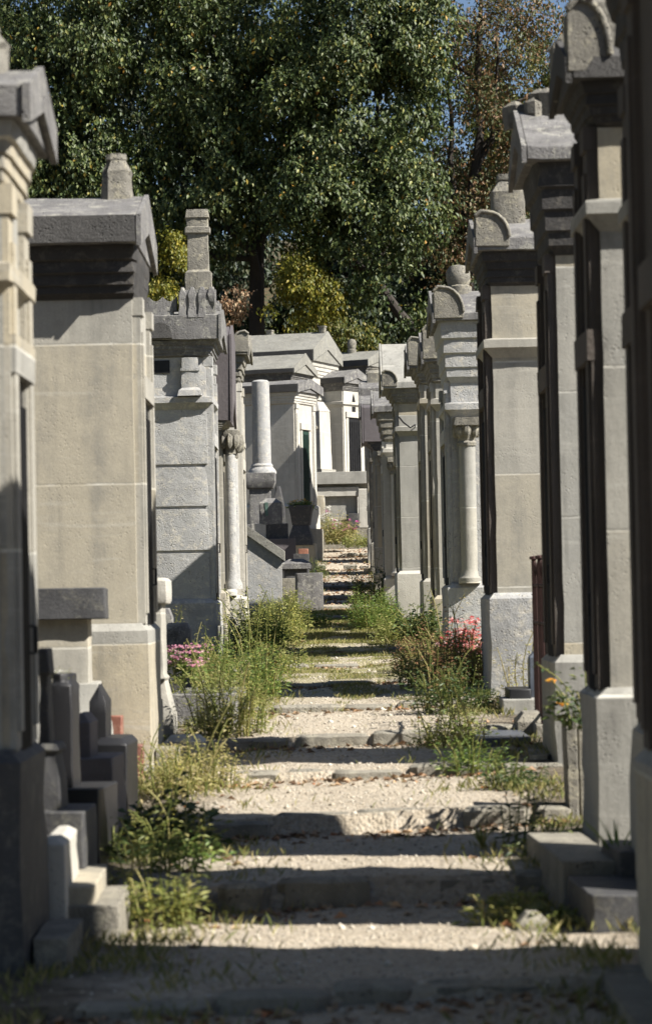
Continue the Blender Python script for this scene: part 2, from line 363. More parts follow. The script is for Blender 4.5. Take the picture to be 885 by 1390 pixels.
ORD = ['partly below the bottom edge of the photo', 'lowest full step across the shaded foreground path', 'second step up, broken kerb stones in the sun', 'third step up, a thin low edge of worn stones', 'fourth step up, crossed at right by a shadow', 'fifth step up, small pale stones flush with the gravel', 'sixth step up, thin worn edge between the weeds', 'seventh step up, where the gravel turns grassy', 'eighth step up, low edge in the grassy stretch', 'ninth step up, beside the green weeds on the left',
       'lowest of the tight flight of steps beyond the grass', 'second tread of the tight flight beyond the grass', 'third tread of the tight flight beyond the grass', 'top tread of the tight flight beyond the grass', 'step among fallen leaves below the far bush', 'farthest step at the top of the path']
for i, (d, h) in enumerate(STEPS):
    m = MB(); r = random.Random(i); c = cx(d); half = 1.05 if d < 40 else .8; x = c - half + r.uniform(-.1, .1)
    while x < c + half:
        ln = r.uniform(.22, .55); dy = r.uniform(-.035, .03) + .05 * math.sin(x * 2 + i); dz = r.uniform(-.014, .01); tl = .028 * (x + ln / 2) * min(1, max(0, (40 - d) / 15))
        m.loft(x, x + ln - r.uniform(.0, .008), d + dy, d + .13 + r.uniform(0, .08) + dy, [(zs(d) + tl - h - .12, r.uniform(-.01, .01)), (zs(d) + tl - .012 + dz, r.uniform(-.012, .0)), (zs(d) + tl + .006 + dz, -.03)], .04, .09, .014, seed=i * 3 + x)
        x += ln
    tag(m.build('stone_step', M['kerb']), 'rough grey kerb stones: ' + ORD[i], 'step', 'stone steps across the path')

# ------------------------------------------------------------------ mausoleums
def chapel(label, pxf, d, ye, yc, yp, side, w=1.3, D=2.3, t=.12, r=.3, ov=.15, ovf=None, ystr=None, ypx=700, mat='beige', roofmat='roofstone', cormat='sooty', plmat=None, fasc=None,
           grooves=(), ears=None, finial=None, rot=0.0, column=False, door='iron', pil=True, dzg=-.3, zbase=None, group='mausoleums along the path', steps=1, name='mausoleum', chip=.02, arch=False, front=None, dw=None):
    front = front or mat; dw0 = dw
    ovf = ov if ovf is None else ovf
    xf = X(pxf, ypx, d); zc_, ze, zp = Z(pxf, yc, d), Z(pxf, ye, d), Z(pxf, yp, d)
    zg = zbase if zbase is not None else zs(d + w / 2) - .03
    ang = R(rot) if side == 'L' else math.pi + R(rot)
    # the near corner of the front stands at (xf, d); the root is the middle of the front's foot
    nrm = Vector((math.cos(ang), math.sin(ang), 0)); along = Vector((-nrm.y, nrm.x, 0)) if side == 'L' else Vector((nrm.y, -nrm.x, 0))
    base = Vector((xf, d, zg)) + along * (w / 2)
    root = empty(name, base, ang, label, 'mausoleum', group)
    L = lambda z: z - zg
    ze, zc_, zp = L(ze), L(zc_), L(zp); zstr = L(Z(pxf, ystr, d)) if ystr else None
    h = w / 2; sd = d
    m = MB(); m.loft(-D, 0, -h, h, [(dzg, .06), (zp - .05, .055), (zp - .045, .055), (zp, .01)], .13, chip * 1.6, .005, sd); m.build('plinth', M[plmat or mat], root)
    m = MB(); lv = [(zp - .002, 0)]
    gz_ = sorted(L(Z(pxf, y, d)) for y in grooves)
    for q in gz_: lv += [(q - .02, 0), (q - .016, -.022), (q + .012, -.022), (q + .016, 0)]
    lv += [(zc_, 0)]
    m.loft(-D + .02, -.02, -h + .02, h - .02, lv, .11, chip if grooves else chip * .45, .003 if grooves else .0015, sd + 1); m.build('wall', M[mat], root)
    if zstr:
        m = MB(); m.loft(-D, 0, -h, h, [(zstr - .1, -.018), (zstr - .03, .035), (zstr - .025, .05), (zstr + .035, .05), (zstr + .05, -.01)], .1, chip * 1.5, .004, sd + 2); m.build('string_course', M[mat], root)
    # front: pilasters, door frame, door
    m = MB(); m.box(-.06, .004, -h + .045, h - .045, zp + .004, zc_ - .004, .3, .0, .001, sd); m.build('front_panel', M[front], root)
    if pil:
        for s in (-1, 1):
            pw = .16; y0 = s * (h - .045) - (s > 0) * pw
            m = MB(); m.box(-.06, .028, y0, y0 + pw, zp - .003, zc_ - .1, .25, .002, .001, sd + s); m.box(-.065, .045, y0 - .008, y0 + pw + .008, zc_ - .099, zc_ + .01, .1, .006, .001, sd); m.box(-.05, .042, y0 + .03, y0 + pw - .03, zp + .06, zc_ - .2, .25, .002, .001, sd)
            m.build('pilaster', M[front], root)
    top = min(2.25, (zstr or zc_) - .35)
    m = MB(); dw = dw0 or min(.36, h * .55)
    for s in (-1, 1): m.box(-.03, .025, s * dw - (s < 0) * .09, s * dw + (s > 0) * .09, zp * .5, top, .15, .01, .002, sd)
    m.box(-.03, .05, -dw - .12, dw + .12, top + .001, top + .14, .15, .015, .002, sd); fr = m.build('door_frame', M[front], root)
    m = MB(); m.box(-.03, .012, -dw + .002, dw - .002, zp * .5, top - .002, .3, 0, 0)
    for k in range(5):
        yb = -dw + .08 + k * (2 * dw - .16) / 4; m.tube([(.022, yb, zp * .5), (.022, yb, top - .1)], .008, 5)
    dr = m.build('door', M['greendoor' if door == 'green' else 'iron'], root)
    m = MB(); m.tube([(.02, dw * .7, 1.2), (.05, dw * .7, 1.2), (.05, dw * .7, 1.1), (.02, dw * .7, 1.1)], .008, 5); m.build('handle', M['iron'], dr)
    for k in range(steps):
        m = MB(); m.box(.062, .2, -h * .8, h * .8, dzg, .08, .12, .03, .005, sd + k); m.build('doorstep', M['kerb'], root)
    # cornice
    q = ze - zc_
    prof = [(zc_ + .001, -.01), (zc_ + q * .08, .012), (zc_ + q * .1, ov * .16), (zc_ + q * .24, ov * .17), (zc_ + q * .26, ov * .28), (zc_ + q * .46, ov * .29), (zc_ + q * .49, ov * .42), (zc_ + q * .7, ov * .43), (zc_ + q * .73, ov * .58), (zc_ + q * .9, ov * .66), (ze - .001, ov * .68)]
    prof = [(z, (min(o * ovf / ov, .3), o)) if o > 0 else (z, o) for z, o in prof]
    m = MB(); m.loft(-D, 0, -h, h, prof, .1, chip * 1.8, .005, sd + 3); m.build('cornice', M[cormat], root)
    # roof
    m = MB(); e = h + ov
    m.prism([(-e, ze), (-e, ze + t), (-e * .5, ze + t + r * .5), (0, ze + t + r), (e * .5, ze + t + r * .5), (e, ze + t), (e, ze), (0, ze)], 'x', -D - .1, ovf, 16, .012)
    rf = m.build('roof', M[roofmat], root, bevel=.008)
    m = MB()
    for s in (-1, 1):
        m.prism([(s * (e + .01), ze - .02), (s * (e + .01), ze + t), (0, ze + t + r + .012), (0, ze + r * .55 + t * .2)], 'x', ovf + .002, ovf + .03, 1, .003)
    m.build('pediment_moulding', M[roofmat], rf)
    if fasc:
        for s in (-1, 1):
            m = MB(); m.box(-D - .1, ovf - .003, s * e if s > 0 else -e - .016, s * e + .016 if s > 0 else -e, ze + .004, ze + t - .004, .09, .008, .004, sd)
            m.build('fascia', M[fasc], rf)
    if ears:
        ew, eh, ed = ears
        for s in (-1, 1):
            pts = [(ovf + .02, ze + t * .3), (ovf + .02, ze + t + eh * .8), (ovf - .03, ze + t + eh), (ovf - ew * .3, ze + t + eh * .97)]
            for k in range(1, 7):
                a = k / 6 * math.pi / 2; pts.append((ovf - ew * .3 - ew * .7 * math.sin(a), ze + t + eh * .97 * math.cos(a)))
            pts.append((ovf - ew, ze + t * .3))
            m = MB(); a0, a1 = (s * (e + .015), s * (e + .015 - ed)); m.prism(pts, 'y', a0, a1, 4, .012)
            # raised rim that follows the curve
            rim = [Vector((p[0], s * (e + .018), p[1])) for p in pts[1:-1]]; m.tube(rim, [.018] * len(rim), 6)
            m.build('acroterion', M['lichen'], rf, bevel=.01)
    if finial:
        fk, fw, fh, fx = finial; zt = ze + t + r - .03; m = MB(); a, b_ = -fx - fw / 2 + ovf, -fx + fw / 2 + ovf
        if fk == 'block':
            m.loft(a, b_, -fw / 2, fw / 2, [(zt - .05, .0), (zt + fh * .5, -.005), (zt + fh * .62, .0), (zt + fh * .85, -fw * .2), (zt + fh * .88, -fw * .17), (zt + fh, -fw * .19)], .05, .05, .012, sd)
        elif fk == 'dome':
            m.lathe((a + b_) / 2, 0, [(fw * .5, zt - .05), (fw * .52, zt + fh * .25), (fw * .42, zt + fh * .3), (fw * .5, zt + fh * .45), (fw * .5, zt + fh * .75), (fw * .36, zt + fh * .95), (fw * .1, zt + fh)], 14, .1)
        elif fk == 'rubble':
            for k in range(4):
                rr = random.Random(k + int(sd)); c0 = (a + b_) / 2 + rr.uniform(-.12, .12); c1 = rr.uniform(-.1, .05); z0 = zt + (k % 2) * fh * .3
                m.loft(c0 - fw * .3, c0 + fw * .3, c1 - fw * .3, c1 + fw * .3, [(z0 - .06, 0), (z0 + fh * .4, .01), (z0 + fh * .6, -.05)], .05, .09, .03, k + sd)
        elif fk == 'peg':
            m.loft(a, b_, -fw / 2, fw / 2, [(zt - .05, 0), (zt + fh, 0), (zt + fh + .01, .012), (zt + fh + .04, .012)], .05, .02, .004, sd)
        m.build('finial', M['lichen'], rf)
    if column:
        for s in (-1, 1):
            # a shaft at each front corner, with carved capital
            for (xx, yy) in ((-.17, s * (h + .05)),):
                r0 = .082; zt = zc_ - .02 if not zstr else zstr - .12
                m = MB(); cap = .26
                prof = [(r0 * 1.35, zp - .002), (r0 * 1.35, zp + .05), (r0 * 1.08, zp + .08), (r0, zp + .14), (r0 * .97, zt - cap)]
                fullprof = prof[:4] + [(r0, zp + .14 + (zt - cap - zp - .14) * k / 8) for k in range(1, 9)]
                m.lathe(xx, yy, fullprof, 18, .06); sh = m.build('column', M['greywall' if mat != 'white' else 'white'], root)
                m = MB(); m.lathe(xx, yy, [(r0 * 1.15, zt - cap - .01), (r0 * 1.2, zt - cap + .02), (r0 * 1.0, zt - cap + .04), (r0 * 1.5, zt - .08), (r0 * 1.6, zt - .07)], 16, .15)
                for k in range(8):
                    a = k * math.pi / 4; rr = random.Random(k + int(d)); m.lathe(xx + math.cos(a) * r0 * 1.3, yy + math.sin(a) * r0 * 1.3, [(.012, zt - .19), (.03, zt - .17), (.04, zt - .12), (.034, zt - .08), (.01, zt - .06)], 7, .3)
                m.box(xx - r0 * 1.7, xx + r0 * 1.7, yy - r0 * 1.7, yy + r0 * 1.7, zt - .07, zt + .01, .05, .03, .006, sd)
                m.build('capital', M['lichen'], sh)
    if arch:
        m = MB(); pts = [(-.08, 1.35 * (ze / 3.2) * .95), (.08, 1.35 * (ze / 3.2) * .95)]
        zb = L(Z(pxf, 552, d)) - .0; pts = [(-.09, zb - .17), (.09, zb - .17), (.09, zb + .12), (.05, zb + .26), (0, zb + .36), (-.05, zb + .26), (-.09, zb + .12)]
        m.prism(pts, 'x', -.03, .006, 1, 0); m.build('window', M['iron'], root)
    return root, dict(ze=ze, zc=zc_, zp=zp, zg=zg, h=h, e=e, ov=ov, ovf=ovf, L=L, xf=xf)

# right row, nearest first
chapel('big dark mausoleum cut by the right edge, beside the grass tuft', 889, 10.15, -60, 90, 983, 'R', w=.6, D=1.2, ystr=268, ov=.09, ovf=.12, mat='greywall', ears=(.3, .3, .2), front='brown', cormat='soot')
chapel('pale mausoleum with black cornice, second from the right edge', 817, 11.9, 112, 172, 934, 'R', w=.7, D=1.2, t=.1, r=.16, ov=.10, ovf=.10, ystr=284, mat='greywall', fasc='fascia', ears=(.17, .26, .2), finial=('block', .22, .3, .2), roofmat='fascia', front='brown', cormat='soot')
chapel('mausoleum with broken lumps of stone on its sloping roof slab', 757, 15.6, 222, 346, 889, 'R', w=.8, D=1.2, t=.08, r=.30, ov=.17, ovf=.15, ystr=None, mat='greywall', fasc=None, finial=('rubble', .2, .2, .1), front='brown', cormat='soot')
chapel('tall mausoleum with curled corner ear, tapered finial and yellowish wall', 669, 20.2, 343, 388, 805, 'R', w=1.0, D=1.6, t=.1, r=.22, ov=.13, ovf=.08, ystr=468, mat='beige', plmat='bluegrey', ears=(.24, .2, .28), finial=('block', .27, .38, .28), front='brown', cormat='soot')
chapel('grey mausoleum with a round corner column and carved capital', 612, 26.4, 437, 520, 792, 'R', w=1.35, t=.08, r=.3, ov=.14, ovf=.12, ystr=553, mat='bluegrey', ears=(.28, .26, .3), finial=('dome', .25, .3, .28), column=True, cormat='bluegrey')
chapel('narrow cream mausoleum just left of the corner column one', 592, 31.0, 492, 520, 808, 'R', w=1.2, t=.12, r=.28, ov=.12, ovf=.11, ystr=546, mat='beige', cormat='lichen', plmat='greywall', ears=(.33, .3, .3), finial=('dome', .22, .3, .3))
chapel('narrow tan mausoleum mostly hidden between two others, pale peg finial', 577, 34.6, 500, 522, 785, 'R', w=1.2, t=.1, r=.25, ov=.12, ovf=.17, ystr=545, mat='beige', cormat='lichen', ears=(.3, .3, .3), finial=('block', .2, .3, .3))
r1, i1 = chapel('white panelled mausoleum with bright roof slab and iron hook', 542, 38.5, 528, 548, 775, 'R', w=1.4, t=.1, r=.62, ov=.14, ovf=.2, ystr=583, mat='greywall', cormat='lichen', plmat='white', roofmat='greywall', ears=(.2, .16, .2))
m = MB(); hz = i1['L'](Z(550, 572, 38.5)); m.tube([(-.25, i1['h'] + .0, hz - .12), (-.25, i1['h'] + .12, hz - .06), (-.18, i1['h'] + .14, hz - .1), (-.08, i1['h'] + .12, hz - .02), (-.02, i1['h'] + .12, hz + .06)], .012, 6); m.build('iron_hook', M['iron'], r1)
chapel('slim mausoleum with thin corner column and small carved capital', 524, 43.0, 560, 600, 782, 'R', w=1.3, t=.1, r=.3, ov=.13, ovf=.17, ystr=612, mat='white', cormat='lichen', column=True)
chapel('slim mausoleum under a thick purple grey stone block', 511, 47.5, 600, 612, 775, 'R', w=1.3, t=.62, r=.1, ov=.12, ovf=.2, mat='greywall', roofmat='purple', cormat='darkgrey', column=True)
chapel('small far mausoleum with stacked pale blocks at its eaves, right of the bush', 506, 53.0, 565, 585, 735, 'R', w=1.0, D=1.2, t=.25, r=.2, ov=.14, ovf=.2, mat='lichen', cormat='lichen', ystr=625)
chapel('farthest mausoleum of the right row, grey stepped eaves', 502, 56.5, 540, 556, 715, 'R', w=.9, D=1.2, t=.2, r=.2, ov=.14, ovf=.15, mat='greywall', cormat='roofstone', finial=('block', .3, .3, .3))

# left row, nearest first
chapel('mausoleum cut by the left edge, with thick slanting roof slab', 6, 9.5, 165, 250, 1018, 'L', w=.75, t=.12, r=.14, ov=.09, ovf=.1, ystr=372, mat='greywall', cormat='greywall', plmat='darkgrey', finial=('block', .2, .2, .2), chip=.02)
chapel('large beige walled mausoleum with dark pitted roof edge and worn finial', 187, 16.2, 335, 405, 846, 'L', w=1.1, t=.17, r=.22, ov=.22, ovf=.03, mat='beige', plmat='greywall', cormat='soot', fasc='fascia', finial=('block', .2, .30, .17), ypx=600)
r3, i3 = chapel('mausoleum of grooved blue grey blocks with scalloped parapet and cross stump', 287, 28.6, 462, 484, 813, 'L', w=1.35, t=.27, r=.12, ov=.14, ovf=.12, ystr=543, mat='bluegrey', cormat='roofstone', grooves=(631, 688, 748), chip=.05, column=False)
# scalloped parapet, disc relief, fluted corner block and cross stump on it
zt = i3['ze'] + .27; e3 = i3['e']
for s in (-1, 1):
    m = MB(); y0 = s * (e3 - .05); y1 = s * (e3 - .2)
    m.box(-2.3, -.36, y0, y1, zt - .03, zt + .07, .1, .02, .004)
    x = -2.3
    while x < -.4:
        pts = [(x, zt + .05)] + [(x + .15 * k / 6, zt + .2 - .05 * math.sin(k / 6 * math.pi)) for k in range(7)] + [(x + .15, zt + .05)]
        m.prism(pts, 'y', y0, y1, 1, .006); x += .152
    m.build('parapet', M['roofstone'], r3)
    m = MB(); rr = .125
    pts = [(-.5 + rr * math.cos(a), i3['ze'] + .02 + rr * 1.35 * math.sin(a)) for a in np.linspace(0, math.pi, 14)]
    m.prism(pts, 'y', s * (e3 - .002), s * (e3 + .03), 1, 0); m.build('disc_relief', M['fascia'], r3)
    m = MB()
    for k in range(4):
        x = -.30 + k * .105
        m.loft(x, x + .075, min(s * (e3 - .22), s * e3), max(s * (e3 - .22), s * e3), [(zt - .03, .012), (zt + .1, .0), (zt + .22, .008), (zt + .30, -.015)], .04, .03, .008, k)
    m.box(-.27, .1, min(s * (e3 - .02), s * (e3 - .2)), max(s * (e3 - .02), s * (e3 - .2)), zt - .03, zt + .27, .06, .02, .006); m.build('fluted_corner_block', M['roofstone'], r3)
    m = MB(); p0, p1 = (-i3['h'] + .0, -i3['h'] - .075) if s < 0 else (i3['h'], i3['h'] + .075)
    zf0, zf1 = i3['L'](Z(287, 541, 28.6)) + .03, i3['zc'] + .0
    m.box(-.30, -.10, min(p0, p1), max(p0, p1), zf0, zf1 - .01, .05, .04, .006); m.loft(-.30, -.10, min(p0, p1), max(p0, p1), [(zf0 - .0, .04), (zf0 + .06, .03), (zf0 + .09, .0)], .05, .05, .01)
    m.box(-.31, -.09, min(p0, p1) - .01, max(p0, p1) + .01, zf0 + .27, zf0 + .30, .05, .02, .004); m.build('bracket', M['bluegrey'], r3)
    m = MB(); yy = s * (i3['h'] - .018); m.box(-.75, -.42, min(yy, yy - s * .02) - (.004 if s < 0 else 0), max(yy, yy - s * .02) + (.004 if s > 0 else 0), zf1 - .17, zf1 - .03, .1, .0, .0); m.build('recess_shade', M['iron'], r3)  # flat dark panel: the shade of a niche is put into its colour
m = MB(); zt2 = zt + .12; xx = -.12
m.loft(xx - .12, xx + .12, -.1, .1, [(zt2 - .1, .03), (zt2 + .42, .03), (zt2 + .45, -.0), (zt2 + .85, -.005), (zt2 + .86, .02), (zt2 + .92, .02), (zt2 + .93, .0), (zt2 + 1.02, .0), (zt2 + 1.03, .015), (zt2 + 1.12, .0)], .06, .03, .006)
m.build('cross_stump', M['lichen'], r3)

r4, i4 = chapel('mausoleum with purple grey stone block hung over its capitals', 299, 30.4, 572, 584, 800, 'L', w=1.15, t=1.0, r=.15, ov=.04, ovf=.14, mat='beige', roofmat='purple', cormat='lichen', column=False, group='mausoleums along the path')
for dy in (-.45, .45):
    m = MB(); r0 = .065; zb, ztp = i4['zp'] - .0, i4['zc'] - .27
    m.lathe(.12, dy, [(r0 * 1.4, zb), (r0 * 1.4, zb + .06), (r0, zb + .12)] + [(r0 * (1 - .01 * k), zb + .12 + (ztp - zb - .12) * k / 8) for k in range(1, 9)], 16, .04); sh = m.build('column', M['bluegrey'], r4)
    m = MB(); m.lathe(.12, dy, [(r0 * 1.1, ztp), (r0 * 1.0, ztp + .05), (r0 * 1.9, ztp + .22), (r0 * 2, ztp + .27)], 12, .3)
    for k in range(8): m.lathe(.12 + math.cos(k * .785) * .1, dy + math.sin(k * .785) * .1, [(.012, ztp + .06), (.04, ztp + .1), (.045, ztp + .18), (.02, ztp + .24)], 7, .4)
    m.build('capital', M['lichen'], sh)
chapel('ornate pale mausoleum with ragged carved eaves, behind the purple grey block', 327, 34.2, 482, 520, 808, 'L', w=1.2, t=.1, r=.2, ov=.13, ovf=.13, ystr=600, mat='white', cormat='lichen', roofmat='lichen', column=True, ears=(.2, .2, .3), chip=.05)

# far group where the path bends: fronts turned towards the path
chapel('far mausoleum with green metal door and low pediment', 402, 57.5, 532, 548, 684, 'L', w=1.25, D=2.1, t=.17, r=.14, ov=.13, ovf=.13, ystr=None, mat='white', roofmat='roofstone', cormat='white', fasc='fascia', rot=-21, dw=.2, door='green', zbase=2.9, dzg=-.9, group='mausoleums at the bend', chip=.008)
chapel('mossy gable roofed mausoleum just behind the green door one', 398, 61, 506, 516, 700, 'L', w=1.2, D=2.4, t=.1, r=.38, ov=.14, ovf=.13, mat='white', roofmat='mossroof', fasc='fascia', rot=-21, zbase=3.4, dzg=-1.2, group='mausoleums at the bend', chip=.008)
chapel('largest far mausoleum with broad mossy roof and windowed white front', 424, 66, 490, 512, 690, 'L', w=1.75, D=1.75, t=.28, r=.52, ov=.14, ovf=.15, ystr=540, mat='white', roofmat='mossroof', cormat='white', fasc='fascia', rot=-21, zbase=3.8, dzg=-1.5, finial=('peg', .16, .14, .12), group='mausoleums at the bend', chip=.008)
chapel('broad mossy roof with raised coping, left of the largest far mausoleum', 352, 67, 492, 514, 690, 'L', w=1.75, D=2.6, t=.28, r=.5, ov=.14, ovf=.15, mat='greywall', roofmat='mossroof', cormat='greywall', fasc='fascia', rot=-21, zbase=3.8, dzg=-1.5, finial=('peg', .16, .1, .12), group='mausoleums at the bend', chip=.008)
chapel('narrow far mausoleum with pointed arch window and pale front', 468, 66.5, 520, 530, 645, 'L', w=1.05, D=.9, t=.15, r=.22, ov=.12, ovf=.12, ystr=547, mat='white', roofmat='roofstone', fasc='fascia', rot=-32, zbase=4.0, dzg=-1.5, steps=0, door='iron', arch=True, pil=False, group='mausoleums at the bend', chip=.008)
chapel('farthest dark walled mausoleum, low gabled roof with stone knob', 500, 73, 497, 512, 640, 'L', w=1.4, D=1.6, t=.18, r=.3, ov=.13, ovf=.13, mat='greywall', roofmat='mossroof', fasc='fascia', rot=-28, zbase=5.0, dzg=-2.4, finial=('dome', .25, .4, .9), group='mausoleums at the bend', chip=.008)

chapel('unseen mausoleum added on the right to shade the nearest path', 972, 7.3, -300, -200, 1060, 'R', w=1.65, D=1.2, ov=.09, mat='greywall', ovf=.12, front='brown', cormat='soot')  # out of view, added and widened to cast shade over the nearest path

# ------------------------------------------------------------------ graves and headstones
def P(x0, y0, x1, y1, d):
    """left, right, bottom, top in metres of a rectangle measured in the photograph at distance d"""
    (a, t), (b, bt) = at(x0, y0, d), at(x1, y1, d); return a, b, bt, t
class Thing:
    def __init__(s, name, label, cat, x, d, group=None, rz=0):
        s.z = gz(x, d) if d < 66 else zs(d); s.x, s.d = x, d
        s.o = empty(name, (x, d, s.z), rz, label, cat, group); s.o.rotation_euler = (R(random.uniform(-1, 1)), R(random.uniform(-1.2, 1.2)), R(random.uniform(-4, 4))) if name not in ('iron_railing', 'broken_column', 'tomb_wall') else (0, 0, 0)
    def slab(s, part, mat, x0, x1, y0, y1, z0, z1, over=(), chip=.018, amp=.003, cell=.045):
        """world metres -> local part; over: extra loft levels as (z fraction, overhang)"""
        m = MB(); lv = [(z0, 0), (z1, 0)] if not over else [(z0 + (z1 - z0) * f, o) for f, o in over]
        m.loft(x0 - s.x, x1 - s.x, y0 - s.d, y1 - s.d, [(z - s.z, o) for z, o in lv], cell, chip, amp, seed=s.d + x0)
        return m.build(part, M[mat], s.o, bevel=.006)
FL = [(0, .0), (.12, .0), (.16, -.03), (1, -.03)]

def tiers(name, label, d, items, cat='gravestone', group=None, thick=.5):
    """items: (part, material, x0, y0, x1, y1, dd, thickness) measured in the photograph"""
    x = sum((X(i[2], i[5], d) + X(i[4], i[5], d)) / 2 for i in items) / len(items)
    t = Thing(name, label, cat, x, d, group)
    for it in items:
        part, mat, x0, y0, x1, y1, dd, th = it[:8]; over = it[8] if len(it) > 8 else ()
        a, b, z0, z1 = P(x0, y0, x1, y1, d + dd)
        a2 = X(x0, y1, d + dd)
        t.slab(part, mat, a2, b if b > a2 + .02 else a2 + .1, d + dd, d + dd + th, z0, z1, over)
    return t

G = 'old graves between the mausoleums'
tiers('kerb_tomb', 'pale stepped kerb stones in the bottom left corner', 10.35, [('kerb', 'white', 56, 1140, 93, 1262, 0, .7, [(0, 0), (.94, 0), (1, -.03)]), ('slab', 'greywall', 56, 1205, 132, 1320, .1, .9), ('step', 'kerb', 56, 1232, 165, 1330, .05, .75), ('footing', 'kerb', 0, 1241, 24, 1300, -.6, .4)], 'tomb', G)
tiers('gravestone', 'dark grey headstone with flared foot nearest the left edge', 11.3, [('block', 'darkgrey', 40, 1104, 117, 1225, -.15, .55), ('base', 'darkgrey', 50, 1010, 83, 1106, 0, .3, [(0, 0), (.5, 0), (.85, -.02), (.9, 0), (1, -.015)]), ('headstone', 'darkgrey', 50, 880, 68, 1012, .05, .2, [(0, 0), (.72, -.006), (.74, .004), (1, -.004)])], 'gravestone', G)
tiers('gravestone', 'tall polished black headstone with tiny white flowers at its top', 12.4, [('block', 'black', 80, 1072, 140, 1190, -.1, .6), ('headstone', 'black', 68, 915, 100, 1074, 0, .25, [(0, 0), (.9, 0), (.93, -.008), (1, -.008)])], 'gravestone', G)
tiers('gravestone', 'purple grey cross base with a small upright block', 13.4, [('base', 'purple', 98, 1030, 157, 1150, 0, .5), ('block', 'purple', 98, 969, 125, 1032, .08, .3, [(0, 0), (.8, 0), (1, -.03)])], 'gravestone', G)
tiers('gravestone', 'black granite block with rounded top beside the purple grey cross base', 14.3, [('block', 'black', 126, 1003, 174, 1120, 0, .5, [(0, 0), (.93, 0), (1, -.03)]), ('headstone', 'black', 118, 930, 142, 1005, .1, .25, [(0, 0), (.7, 0), (1, -.05)])], 'gravestone', G)
T = tiers('tomb', 'beige tomb pillar under a wide dark grey cap slab', 15.1, [('body', 'beige', 10, 838, 124, 1075, 0, .6), ('cap_slab', 'darkgrey', 0, 800, 142, 840, -.07, .75), ('base', 'greywall', 10, 930, 138, 1075, -.03, .68, [(0, .06), (.45, .06), (.6, .05), (.85, .0), (1, -.01)])], 'tomb', G)
tiers('granite_post', 'speckled red granite post lower and nearest the path', 15.75, [('post', 'red', 175, 1012, 197, 1085, 0, .16)], 'post', G)
tiers('granite_post', 'speckled red granite post standing higher behind the black block', 15.95, [('post', 'red', 146, 972, 166, 1062, 0, .14)], 'post', G)
T = tiers('grave_pillar', 'cream stone pillar with square cap and flared foot', 18.2, [('shaft', 'beige', 190, 818, 225, 926, 0, .3, [(0, .0), (.05, .015), (.1, 0), (1, 0)]), ('cap', 'white', 190, 785, 231, 820, -.04, .38, [(0, -.012), (.15, 0), (.9, 0), (1, -.02)]), ('base', 'beige', 190, 924, 237, 1010, -.03, .36, [(0, .0), (.45, .0), (.8, -.035), (1, -.05)])], 'pillar', G)
tiers('granite_post', 'speckled blue grey granite block in front of the cream pillar', 17.45, [('post', 'bluegranite', 196, 951, 222, 1020, 0, .2), ('kerb', 'darkgrey', 206, 974, 218, 1030, -.15, .12)], 'post', G)
tiers('fallen_stone', 'bright white stone slab lying among weeds on the left', 17.2, [('slab', 'white', 222, 1001, 278, 1024, 0, .35, [(0, 0), (.7, 0), (1, -.04)])], 'stone slab', G)
tiers('gravestone', 'dark green grey headstone behind the pink flowers', 20.6, [('headstone', 'darkgrey', 229, 888, 248, 1000, 0, .12), ('ledge', 'darkgrey', 226, 985, 275, 1006, -.1, .5)], 'gravestone', G)
tiers('gravestone', 'grey headstone with sloping shoulders under the pink flowers', 22.5, [('headstone', 'roofstone', 225, 846, 262, 960, 0, .16, [(0, 0), (.92, 0), (1, -.03)]), ('backstone', 'roofstone', 215, 826, 236, 960, .3, .16, [(0, 0), (.9, 0), (1, -.03)])], 'gravestone', G)
tiers('grave_slab', 'flat pale grey grave slab among the weeds on the left', 19.0, [('slab', 'roofstone', 232, 943, 322, 985, 0, 1.2)], 'grave slab', G)
tiers('boundary_stone', 'low grey kerb stones at the foot of the ornate mausoleums', 27.4, [('kerb', 'greywall', 296, 850, 303, 905, 0, .3), ('kerb', 'lichen', 306, 842, 314, 905, .9, .3)], 'kerb stone', G)

# sloping tomb wall
d = 41.5; a, b, z0, z1 = P(331, 722, 384, 845, d); zr = Z(384, 757, d)
t = Thing('tomb_wall', 'low tomb wall whose coping slopes down to the path', 'tomb wall', b, d, G)
m = MB(); m.prism([(a - b, z0 - t.z), (a - b, z1 - t.z), (0, zr - t.z), (0, z0 - t.z)], 'y', 0, .25, 3, .006); m.build('wall', M['bluegrey'], t.o)
m = MB(); m.prism([(a - b - .05, z1 - t.z + .02), (a - b - .05, z1 + .17 - t.z), (.05, zr + .10 - t.z), (.05, zr - .05 - t.z)], 'y', -.06, .31, 3, .006); m.build('coping', M['mossroof'], t.o)
tiers('sarcophagus', 'tomb with slanting dark grey lid beside the step flight', 43.5, [('lid', 'roofstone', 382, 759, 424, 772, 0, .9, [(0, 0), (.55, 0), (1, -.14)]), ('body', 'darkgrey', 388, 772, 418, 800, .06, .8), ('base', 'kerb', 384, 785, 405, 850, 0, .8)], 'tomb', G)
tiers('stone_block', 'plain square grey block at the left of the step flight', 42.3, [('block', 'roofstone', 404, 778, 440, 838, 0, .5)], 'stone block', G)

